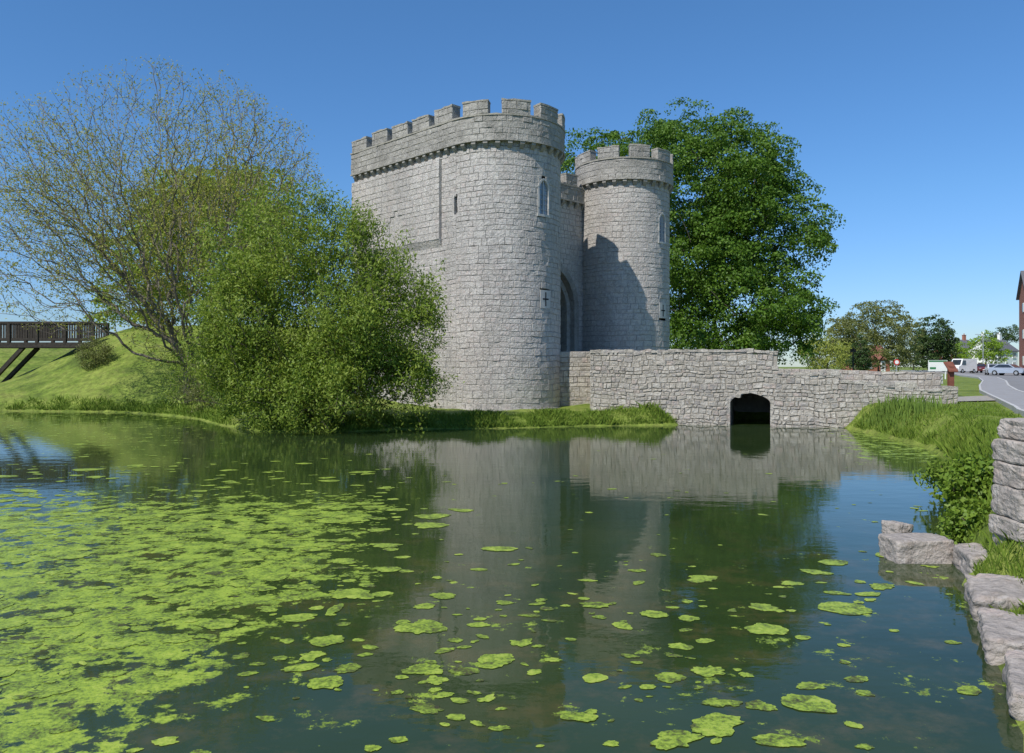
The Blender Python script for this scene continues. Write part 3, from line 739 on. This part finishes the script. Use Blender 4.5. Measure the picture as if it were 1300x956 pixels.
shrub('bank_shrub', 'low green bush at the water edge below the bare branched tree', -14.6, 38.6, 1.5, 1.5, M_lolive, 32, n=150)
shrub('bank_shrub', 'leafy low bush between the willow and the bare branched tree', -11.6, 34.4, 1.4, 1.1, M_livy, 33, n=130)
shrub('bank_shrub', 'loose pale green bush around the trunk of the bare branched tree', -16.7, 41.0, 1.4, 2.2, M_lpale, 37, n=150, nper=30)
shrub('ivy_shrub', 'ivy clad bush hanging down the right bank beside the block wall', 6.75, 11.4, .48, .50, M_livy, 34, n=130, nper=40, Ln=.075, W=.055, cr=.1, zc=.66)
shrub('ivy_shrub', 'ivy bush reaching the water beside the squared stone block', 6.15, 10.6, .36, .28, M_livy, 35, n=90, nper=36, Ln=.07, W=.05, cr=.09, zc=.26)
shrub('ivy_shrub', 'low bright weeds on the right bank above the ivy', 8.1, 14.4, .55, .3, M_blade, 36, n=70, nper=36, Ln=.12, W=.04, cr=.12)

# ------------------------------------------------------------------ grass stuff
def blades(name, label, n, sampler, hmin, hmax, w, mat, seed, lean=.35, extra=None):
    rs = np.random.RandomState(seed); x, y = sampler(rs, n)
    s = sdist(x, y); ok = s > .02; x, y, s = x[ok], y[ok], s[ok]; z = H(x, y)-.03
    n = len(x); h = rs.uniform(hmin, hmax, n)*(extra(x, y, s) if extra else 1); a = rs.rand(n)*6.283
    dx, dy = np.cos(a)*w/2, np.sin(a)*w/2; lx, ly = rs.normal(size=n)*lean*h, rs.normal(size=n)*lean*h
    V = np.stack([np.stack([x-dx, y-dy, z], 1), np.stack([x+dx, y+dy, z], 1), np.stack([x+dx*.7+lx*.4, y+dy*.7+ly*.4, z+h*.6], 1), np.stack([x+lx, y+ly, z+h], 1)], 1).reshape(-1, 3)
    o = np_mesh(name, V, 4, mat); return tag(o, label, None, None, 'stuff')
EDR = MOAT[2:11]
def along(E, spread, bias=1.5):
    seg = np.linalg.norm(np.diff(E, axis=0), axis=1); U = np.concatenate([[0], np.cumsum(seg)])
    def f(rs, n):
        u = rs.rand(n)*U[-1]; x = np.interp(u, U, E[:,0]); y = np.interp(u, U, E[:,1]); a = rs.rand(n)*6.283; r = spread*rs.rand(n)**bias
        return x+np.cos(a)*r, y+np.sin(a)*r
    return f
def patchy(x, y, s): return .45+.9*np.clip(.5+.5*np.sin(x*1.9+y*1.1)*np.sin(y*1.4-x*.8)+.3*np.sin(x*5+y*4), 0, 1)
def notroad(f):
    def g_(rs, n):
        x, y = f(rs, n); xl = np.interp(y, RL[:,1], RL[:,0]); ok = x < xl-.25
        return x[ok], y[ok]
    return g_
tag(blades('bank_grass', 'green grass growing on the right bank', 85000, notroad(along(EDR, 7, .8)), .05, .15, .018, M_blade, 41, extra=patchy), cat='grass')
tag(blades('waterside_weeds', 'taller weeds along the right water edge', 10000, along(EDR[3:], 1.0), .10, .28, .026, M_blade, 42, extra=patchy), cat='grass')
tag(blades('shore_weeds', 'green weeds on the strip of shore under the castle', 30000, along(MOAT[17:23], 1.7, 1), .07, .28, .035, M_blade, 43, extra=patchy), cat='grass')
tag(blades('far_shore_weeds', 'weeds along the left shore of the moat', 12000, along(MOAT[23:28], 1.3, 1), .1, .3, .05, M_blade, 44, extra=patchy), cat='grass')
tag(blades('reeds', 'upright green reeds beside the right end of the bridge', 900, lambda rs, n: (13.6+rs.normal(size=n)*.55, 28.4+rs.normal(size=n)*1.1), .25, .6, .035, M_reed, 45, lean=.15), cat='reeds')
tag(blades('wall_foot_grass', 'bright grass tufts behind the edge stones below the block wall', 9000, lambda rs, n: (rs.uniform(4.2, 6.6, n), rs.uniform(5.6, 8.9, n)), .05, .16, .012, M_blade, 47, extra=patchy), cat='grass')

# ------------------------------------------------------------------ algae
m, nt = newmat('algae_mat'); L = nt.links.new
g_ = nd(nt, 'ShaderNodeNewGeometry'); co = g_.outputs['Position']
n1 = nz(nt, co, 5, 8, .75); n2 = nz(nt, co, 30, 5, .7)
v = mth(nt, 'ADD', mth(nt, 'MULTIPLY', n1.outputs[0], .6), mth(nt, 'MULTIPLY', n2.outputs[0], .4))
v = mth(nt, 'ADD', v, mth(nt, 'MULTIPLY', mth(nt, 'SUBTRACT', g_.outputs['Random Per Island'], .5), .09))
c = ramp(nt, [(.05,.045,.016,.38),(.09,.11,.018,.435),(.16,.23,.022,.48),(.27,.37,.035,.53),(.38,.44,.07,.62)], v)
b = nd(nt, 'ShaderNodeBsdfPrincipled'); L(c.outputs[0], b.inputs['Base Color']); setin(b, Roughness=.5)
bp = nd(nt, 'ShaderNodeBump'); setin(bp, Strength=.6, Distance=.015); L(n2.outputs[0], bp.inputs['Height']); L(bp.outputs[0], b.inputs['Normal'])
o = nd(nt, 'ShaderNodeOutputMaterial'); L(b.outputs[0], o.inputs[0]); M_pad = m
def blob(mb, x, y, z, r, rs, mi=0):
    n = 56; el = rs.uniform(.45, .95); ro = rs.normal()*.4; am = rs.uniform(.45, 1.1); sd_ = rs.rand()*50
    k = [mb.v(x, y, z+.002)]
    for i in range(n):
        t = 2*math.pi*i/n; cx, cy = math.cos(t), math.sin(t)
        f = .55*mn.noise(Vector((cx*.9, cy*.9, sd_)))+.32*mn.noise(Vector((cx*2.3, cy*2.3, sd_+9)))+.18*mn.noise(Vector((cx*5.5, cy*5.5, sd_+19)))+.11*mn.noise(Vector((cx*12, cy*12, sd_+29)))
        rr = r*max(.25, 1+am*f)
        a, b_ = rr*cx, rr*el*cy
        k.append(mb.v(x+a*math.cos(ro)-b_*math.sin(ro), y+a*math.sin(ro)+b_*math.cos(ro), z))
    for i in range(n): mb.f((k[0], k[1+i], k[1+(i+1) % n]), mi)
rs = np.random.RandomState(5)
def dens(x, y):
    lf = float(sst(-1.2, -2.8, x))*float(sst(17, 12.5, y))
    return .05*float(sst(26, 12, y))+.5*lf+.24*float(sst(10.5, 7.5, y))*(1-lf)+.16*float(sst(-1, -4, x))*float(sst(24, 16, y))
big = 0; mbs = MB(); cnt = 0; tries = 0; placed = []
while tries < 9500 and cnt < 950:
    tries += 1
    y = rs.uniform(4.4, 24); x = rs.uniform(-.72, .64)*y
    if float(sdist(x, y)) > -.25 or rs.rand() > dens(x, y)*1.6: continue
    if mn.noise(Vector((x*.45, y*.3, 3.3))) < -.12 and rs.rand() < .7: continue
    r = min(.25, .022+.045*rs.exponential())*(1+.025*y)
    if any((x-a)**2+(y-b_)**2 < (.75*(r+c_))**2 for a, b_, c_ in placed): continue
    placed.append((x, y, r)); cnt += 1
    if r > .12 and big < 170:
        mb = MB(); blob(mb, x, y, .005+big*1e-5, r, rs); big += 1
        o = build('algae_mat', mb, M_pad, loc=(x, y, 0)); tag(o, 'ragged bright green algae mat floating on the dark moat', 'algae', 'bright green algae mats floating on the moat')
    else: blob(mbs, x, y, .0035+cnt*1e-6, r, rs)
tag(build('small_algae_flecks', mbs, M_pad), 'small scattered flecks of green algae on the water', 'algae', kind='stuff')

# ------------------------------------------------------------------ rocks, near wall
def rock(mb, c, sz, seed, rz=0, n=7, pw=7, amp=.05, mi=0):
    g_ = np.linspace(-1, 1, n+1); vid = {}
    cr, sr = math.cos(rz), math.sin(rz)
    rr = random.Random(int(seed*1000)); sk1, sk2, sk3 = rr.uniform(-.1, .1), rr.uniform(-.06, .06), rr.uniform(-.10, .10)
    def vtx(i, j, k):
        key = (i, j, k)
        if key in vid: return vid[key]
        p = np.array((g_[i], g_[j], g_[k])); nn = (np.abs(p)**pw).sum()**(1/pw); p = p/nn
        nv = Vector((p[0]*1.3+seed*7.1, p[1]*1.3+seed*3.3, p[2]*1.3))
        dsp = 1+amp*1.6*mn.noise(nv)+amp*1.2*mn.noise(nv*2.7)+amp*.8*mn.noise(nv*6)
        x, y, z = p*dsp*np.array(sz)/2
        x, z = x+z*sk1, z*(1+sk3*p[0])+sk2*x*.4
        vid[key] = mb.v(c[0]+x*cr-y*sr, c[1]+x*sr+y*cr, c[2]+z); return vid[key]
    for a in range(n):
        for b_ in range(n):
            for s_, e in ((0, 0), (1, n)):
                mb.f((vtx(e,a,b_), vtx(e,a+1,b_), vtx(e,a+1,b_+1), vtx(e,a,b_+1)), mi)
                mb.f((vtx(a,e,b_), vtx(a+1,e,b_), vtx(a+1,e,b_+1), vtx(a,e,b_+1)), mi)
                mb.f((vtx(a,b_,e), vtx(a+1,b_,e), vtx(a+1,b_+1,e), vtx(a,b_+1,e)), mi)
mb = MB(); z = .22; random.seed(9)
for hh in (.30, .22, .34, .25, .28, .22):
    x = 5.50+random.uniform(-.05, .05)
    while x < 10.5:
        w = random.uniform(.22, .55); rock(mb, (x+w/2, 8.85-.02*(x-5)+random.uniform(-.03,.03), z+hh/2), (w*.99, .60, hh*1.0), random.random()*9, amp=.04, n=10, pw=12)
        x += w
    z += hh
mb.box((8.12, 8.85, .91), (5.1, .57, 1.36), mi=1)
build_o = build('block_wall', mb, [M_rock, M_rubm], loc=(5.3, 8.8, .3), smooth=False)
tag(build_o, 'thick wall of rough mortared stone blocks at the right edge beside the camera', 'wall')
stones = [((5.07, 10.0, .08), (.72, .50, .40), .03, 'squared brown stone slab lying in the water at the foot of the right bank', M_rock, 20),
 ((5.22, 10.8, .18), (.30, .30, .26), .4, 'small grey stone behind the squared block in the water', M_rock, 8),
 ((5.52, 9.35, .08), (.46, .75, .38), -.25, 'edge stone at the foot of the block wall', M_rock, 14),
 ((4.88, 7.85, .02), (.66, .95, .46), -.42, 'large flat edge stone, second from the block wall along the waterline', M_rock, 18),
 ((4.34, 6.75, .00), (.60, .98, .42), -.5, 'edge stone third from the block wall along the waterline', M_rock, 18),
 ((3.86, 5.70, -.01), (.55, .95, .40), -.5, 'nearest edge stone at the lower right corner of the water', M_rock, 18)]
for i, (c, s_, rz, lb, mt, pw) in enumerate(stones):
    mb = MB(); rock(mb, c, s_, i+1.3, rz, 22, pw, .055 if i else .03)
    tag(build('edge_stone', mb, mt, loc=c, smooth=True), lb, 'stone', 'stones along the water edge')

# ------------------------------------------------------------------ footbridge left
fb = empty('wooden_footbridge', (-31.5, 52, 4), 'dark timber footbridge with upright railings at the left edge', 'footbridge')
x0, x1 = -42.0, -27.2; zd = 4.05
mb = MB(); mb.box(((x0+x1)/2, 52.8, zd-.03), (x1-x0, 1.9, .08)); build('deck', mb, M_wood, fb)
for yy in (51.9, 53.7):
    mb = MB(); mb.box(((x0+x1)/2, yy, zd-.17), (x1-x0, .16, .32)); build('beam', mb, M_wood, fb)
    mb = MB(); mb.box(((x0+x1)/2, yy, zd+1.30), (x1-x0, .16, .14)); build('handrail', mb, M_wood, fb)
    mb = MB(); mb.box(((x0+x1)/2, yy, zd+.22), (x1-x0, .06, .14)); build('rail', mb, M_wood, fb)
    for i in range(9):
        mb = MB(); mb.box((x0+.1+i*(x1-x0-.2)/8, yy, zd+.62), (.18, .18, 1.45)); build('post', mb, M_wood, fb)
    mb = MB(); x = x0+.3
    while x < x1: mb.box((x, yy, zd+.75), (.10, .045, 1.02)); x += .165
    tag(build('balusters', mb, M_wood, fb), kind='stuff')
for yy in (52.0, 53.6):
    mb = MB(); mb.bar((-31.9, yy, zd-.3), (-34.6, yy, gz(-34.6, yy)-.3), .24); build('brace', mb, M_wood, fb)
    mb = MB(); mb.bar((-38.9, yy, zd-.3), (-36.2, yy, gz(-36.2, yy)-.3), .24); build('brace', mb, M_wood, fb)

# ------------------------------------------------------------------ signs, fence, posts
def ts(px, Y): x = PX(px, Y); return x, Y, gz(x, Y)
x, y, z = ts(1207, 38)
t = empty('information_post', (x, y, z), 'red brown wooden post with tilted board on the grass verge by the bridge end', 'sign')
mb = MB(); mb.box((0, 0, .7), (.24, .18, 1.5)); build('post', mb, M_redw, t, local=True)
mb = MB()
k = [mb.v(-.22,-.25,1.25), mb.v(.22,-.25,1.25), mb.v(.22,.25,1.68), mb.v(-.22,.25,1.68), mb.v(-.22,-.25,1.19), mb.v(.22,-.25,1.19), mb.v(.22,.25,1.62), mb.v(-.22,.25,1.62)]
for w in ((0,1,2,3),(7,6,5,4),(0,4,5,1),(1,5,6,2),(2,6,7,3),(3,7,4,0)): mb.f([k[i] for i in w])
build('board', mb, M_redw, t, local=True)
x, y, z = ts(1190, 80)
t = empty('notice_board', (x, y, z), 'white and green notice board on two posts beyond the bridge end', 'sign')
for s_ in (-.8, .8):
    mb = MB(); mb.box((s_, 0, .85), (.09, .09, 1.9)); build('post', mb, M_white, t, local=True)
mb = MB(); mb.box((0, -.07, 1.35), (1.9, .05, 1.1)); bd = build('board', mb, M_white, t, local=True)
mb = MB(); mb.box((0, -.105, 1.80), (1.8, .015, .14)); mb.box((-.5, -.105, 1.1), (.6, .015, .2)); build('green_panel', mb, M_sgreen, bd, local=True)
x, y, z = ts(1138, 82)
t = empty('round_road_sign', (x, y, z), 'small round red sign on a post behind the rail fence', 'sign')
mb = MB(); mb.bar((0,0,0), (0,0,2.0), .09, n=8); build('post', mb, M_chrome, t, local=True)
mb = MB(); mb.bar((0,-.05,1.7), (0,-.09,1.7), .62, n=24); bd = build('disc', mb, M_sred, t, local=True)
mb = MB(); mb.bar((0,-.09,1.7), (0,-.10,1.7), .4, n=24); build('disc_centre', mb, M_white, bd, local=True)
for i, (px, Y, hgt, lb) in enumerate(((1083, 70, 3.0, 'thin wooden pole standing left of the dark conifer'), (1206, 150, 7.5, 'tall thin lamp post beside the white vans'), (1248, 140, 6.5, 'thin lamp post in front of the distant houses'))):
    x, y, z = ts(px, Y)
    t = empty('lamp_post' if i else 'wooden_pole', (x, y, z), lb, 'lamp post' if i else 'pole')
    mb = MB(); mb.bar((0,0,0), (0,0,hgt), .14 if i else .12, n=8); build('post', mb, M_chrome if i else M_wood, t, local=True)
    mb = MB()
    if i: mb.bar((0,0,hgt-.02), (-.9,0,hgt+.15), .08, n=6); mb.box((-1.1,0,hgt+.15), (.5,.2,.12))
    else: mb.box((0,0,hgt-.3), (.5,.06,.3))
    build('lamp_head' if i else 'crossboard', mb, M_chrome if i else M_wood, t, local=True)
t = empty('rail_fence', (PX(1130, 62), 62, 1), 'low white post and rail fence beyond the bridge', 'fence')
xa, xb = PX(1072, 62), PX(1196, 62)
for i in range(8):
    x = xa+(xb-xa)*i/7; mb = MB(); mb.box((x, 62, gz(x, 62)+.35), (.09, .09, .8)); build('post', mb, M_kerb, t)
for zz in (.35, .62):
    mb = MB(); mb.box(((xa+xb)/2, 61.93, gz(xa, 62)+zz), (xb-xa, .04, .08)); build('rail', mb, M_kerb, t)

# ------------------------------------------------------------------ houses
def house(name, label, px, Y, w, d, hw, hr, wall, roof, rz, wins=3, floors=2, chim=True, trim=M_white):
    x, y, z = ts(px, Y); t = empty(name, (x, y, z-.1), label, 'house', None, rz)
    mb = MB(); mb.box((0, d/2, hw/2), (w, d, hw))
    k = [mb.v(-w/2+.01, .01, hw), mb.v(-w/2+.01, d-.01, hw), mb.v(-w/2+.01, d/2, hw+hr-.1), mb.v(w/2-.01, .01, hw), mb.v(w/2-.01, d-.01, hw), mb.v(w/2-.01, d/2, hw+hr-.1)]
    mb.f(k[:3]); mb.f(k[3:]); build('wall', mb, wall, t, local=True)
    mb = MB(); e = .35; s_ = hr/(d/2)
    for sg in (0, 1):
        ya, yb = (-e, d/2) if sg == 0 else (d+e, d/2); za = hw-s_*e
        kk = [mb.v(-w/2-e, ya, za), mb.v(w/2+e, ya, za), mb.v(w/2+e, yb, hw+hr), mb.v(-w/2-e, yb, hw+hr), mb.v(-w/2-e, ya, za+.18), mb.v(w/2+e, ya, za+.18), mb.v(w/2+e, yb, hw+hr+.18), mb.v(-w/2-e, yb, hw+hr+.18)]
        for q_ in ((0,1,2,3),(4,5,6,7),(0,1,5,4),(1,2,6,5),(0,3,7,4)): mb.f([kk[i] for i in q_])
    rf = build('roof', mb, roof, t, local=True)
    if chim:
        for sx in (-.36, .36):
            mb = MB(); mb.box((sx*w, d/2, hw+hr+.5), (.8, .6, 1.8)); mb.box((sx*w, d/2, hw+hr+1.45), (.95, .75, .12)); mb.bar((sx*w, d/2, hw+hr+1.4), (sx*w, d/2, hw+hr+1.9), .25, n=8); build('chimney', mb, wall, rf, local=True)
    fh = hw/floors
    for fl in range(floors):
        for i in range(wins):
            wx = -w/2+w*(i+.5)/wins; wz = fh*fl+fh*.55
            if fl == 0 and i == wins//2:
                mb = MB(); mb.box((wx, -.04, 1.05), (1.0, .1, 2.1)); dd = build('door', mb, trim, t, local=True)
                mb = MB(); mb.box((wx, -.105, 1.55), (.5, .02, .6)); build('door_glass', mb, M_gdark, dd, local=True); continue
            mb = MB(); ww, wh = 1.15, 1.3
            mb.box((wx-ww/2, -.04, wz), (.1, .1, wh)); mb.box((wx+ww/2, -.04, wz), (.1, .1, wh)); mb.box((wx, -.042, wz+wh/2), (ww+.1, .1, .1)); mb.box((wx, -.05, wz-wh/2), (ww+.25, .16, .1)); mb.box((wx, -.04, wz), (.06, .08, wh-.1))
            f_ = build('window', mb, trim, t, local=True)
            mb = MB(); mb.box((wx, -.01, wz), (ww-.1, .04, wh-.1)); build('pane', mb, M_gdark, f_, local=True)
    for sx in (-1, 1):
        for fl in range(floors):
            mb = MB(); mb.box((sx*(w/2+.02), d/2, fh*fl+fh*.55), (.08, 1.1, 1.3)); f_ = build('window', mb, trim, t, local=True)
            mb = MB(); mb.box((sx*(w/2+.05), d/2, fh*fl+fh*.55), (.06, .9, 1.1)); build('pane', mb, M_gdark, f_, local=True)
    return t
house('brick_house', 'small red brick house half hidden among the olive trees', 1112, 150, 6, 6, 2.6, 2.4, M_brick, M_tile, .2, 2, 1, False)
house('slate_house', 'distant brick house with grey slate roof above the white vans', 1229, 215, 8, 8, 5, 3, M_brick, M_slate, .3)
house('white_house', 'pale walled house with slate roof left of the tall brick building', 1278, 185, 9, 7, 4.6, 2.6, M_white, M_slate, .5)
house('tall_brick_house', 'tall red brick building cut off by the right edge of the view', 1355, 108, 9, 9, 11.4, 3.4, M_brick, M_slate, -.45, 3, 3)

# ------------------------------------------------------------------ vehicles
def vehicle(name, label, px, Y, rz, col, van=False, dx=0):
    x, y, z = ts(px, Y); t = empty(name, (x+dx, y, z+.06), label, 'van' if van else 'car', 'vehicles parked beyond the bridge', rz)
    if van: body = [(-2.4,.35),(2.35,.35),(2.45,.6),(2.4,1.0),(1.75,1.25),(1.3,2.1),(1.1,2.2),(-2.35,2.2),(-2.45,2.1)]; tp = lambda z_: 1-.06*max(0, z_-1)
    else: body = [(-2.0,.3),(2.0,.3),(2.1,.5),(2.05,.78),(1.1,.95),(.35,1.42),(-.9,1.45),(-1.65,1.0),(-2.05,.92),(-2.1,.5)]; tp = lambda z_: 1-.25*max(0, z_-.9)
    mb = MB(); mb.prism(body, -.86, .86, 0, tp); build('body', mb, col, t, local=True)
    if van: side = [(.5,1.25),(1.6,1.25),(1.25,1.95),(.5,1.95)]; ws = ((1.80,1.28),(1.36,2.05))
    else: side = [(-1.45,1.0),(.95,.98),(.3,1.36),(-.85,1.38)]; ws = ((1.06,1.0),(.42,1.39))
    for s_ in (-1, 1):
        mb = MB(); k = [mb.v(a, s_*(.865*tp(b_)+.006), b_) for (a, b_) in side]; mb.f(k)
        build('side_window', mb, M_gdark, t, local=True)
        mb = MB(); X = body[2][0]; mb.box((X-.02, s_*.62, .68), (.1, .32, .16)); build('headlight', mb, M_chrome, t, local=True)
        for wx in ((-1.5, 1.5) if van else (-1.3, 1.3)):
            mb = MB(); mb.bar((wx, s_*.72, .32), (wx, s_*.9, .32), .66, n=20); w_ = build('wheel', mb, M_tyre, t, local=True)
            mb = MB(); mb.bar((wx, s_*.9, .32), (wx, s_*.912, .32), .38, n=14); build('rim', mb, M_chrome, w_, local=True)
    mb = MB(); (a, za), (c, zc) = ws
    k = [mb.v(a+.012, -.7*tp(za), za), mb.v(a+.012, .7*tp(za), za), mb.v(c+.012, .7*tp(zc), zc), mb.v(c+.012, -.7*tp(zc), zc)]; mb.f(k); build('windscreen', mb, M_gdark, t, local=True)
    mb = MB(); mb.box((body[2][0]+.02, 0, .48), (.03, .5, .12)); build('number_plate', mb, M_white, t, local=True)
vehicle('parked_car', 'silver blue car parked nearest the tall brick building', 1281, 100, math.radians(-60), paint('silver_blue_paint', (.33,.38,.46)))
vehicle('parked_car', 'pale grey car parked left of the silver blue car', 1262, 104, math.radians(-115), paint('pale_grey_paint', (.55,.56,.58)))
vehicle('parked_van', 'white van parked in front of the slate roofed house', 1222, 122, math.radians(-150), M_white, True)
vehicle('parked_van', 'white van parked behind the notice board', 1211, 140, math.radians(200), paint('off_white_paint', (.7,.7,.68)), True)
vehicle('parked_car', 'dark red car parked between the white vans and the grey car', 1243, 128, math.radians(-100), paint('dark_red_paint', (.16,.03,.03)))

# ------------------------------------------------------------------ light, sky, camera
EL = 48; AZ = math.degrees(math.atan2(-.66, -.75)) % 360
w = bpy.data.worlds.new('World'); sc.world = w; w.use_nodes = True; nt = w.node_tree; nt.nodes.clear()
sky = nd(nt, 'ShaderNodeTexSky'); sky.sky_type = 'NISHITA'; sky.sun_disc = False; sky.sun_elevation = math.radians(EL); sky.sun_rotation = math.radians(AZ)
sky.air_density = 1.15; sky.dust_density = .1; sky.ozone_density = 3.0; sky.altitude = 0
hs = nd(nt, 'ShaderNodeHueSaturation'); setin(hs, Saturation=1.22, Value=1.0); nt.links.new(sky.outputs[0], hs.inputs['Color'])
tcw = nd(nt, 'ShaderNodeTexCoord'); sxw = nd(nt, 'ShaderNodeSeparateXYZ'); nt.links.new(tcw.outputs['Generated'], sxw.inputs[0])
tint = ramp(nt, [(.46,.62,1.0,0),(.50,.66,1.0,.08),(.62,.77,.98,.2),(.82,.90,1.0,.45)], sxw.outputs[2])
mw = nd(nt, 'ShaderNodeMix', data_type='RGBA', blend_type='MULTIPLY'); mw.inputs[0].default_value = 1
nt.links.new(hs.outputs[0], mw.inputs[6]); nt.links.new(tint.outputs[0], mw.inputs[7])
bg = nd(nt, 'ShaderNodeBackground'); bg.inputs[1].default_value = .135
o = nd(nt, 'ShaderNodeOutputWorld'); nt.links.new(mw.outputs[2], bg.inputs[0]); nt.links.new(bg.outputs[0], o.inputs[0])
sd = bpy.data.lights.new('sun', 'SUN'); sd.energy = 5.0; sd.angle = math.radians(.5); sd.color = (1, .955, .88)
so = bpy.data.objects.new('sun', sd); COL.objects.link(so)
ce = math.cos(math.radians(EL)); ldir = Vector((.66*ce, .75*ce, -math.sin(math.radians(EL))))
so.rotation_euler = ldir.to_track_quat('-Z', 'Y').to_euler()
cd = bpy.data.cameras.new('camera'); cd.lens = F/1300*36; cd.sensor_width = 36; cd.clip_end = 9000; cd.shift_y = -11/1300
cam = bpy.data.objects.new('camera', cd); COL.objects.link(cam); cam.location = (0,0,EYE); cam.rotation_euler = (math.pi/2,0,0); sc.camera = cam
sc.view_settings.view_transform = 'Standard'; sc.view_settings.look = 'None'; sc.view_settings.exposure = 0
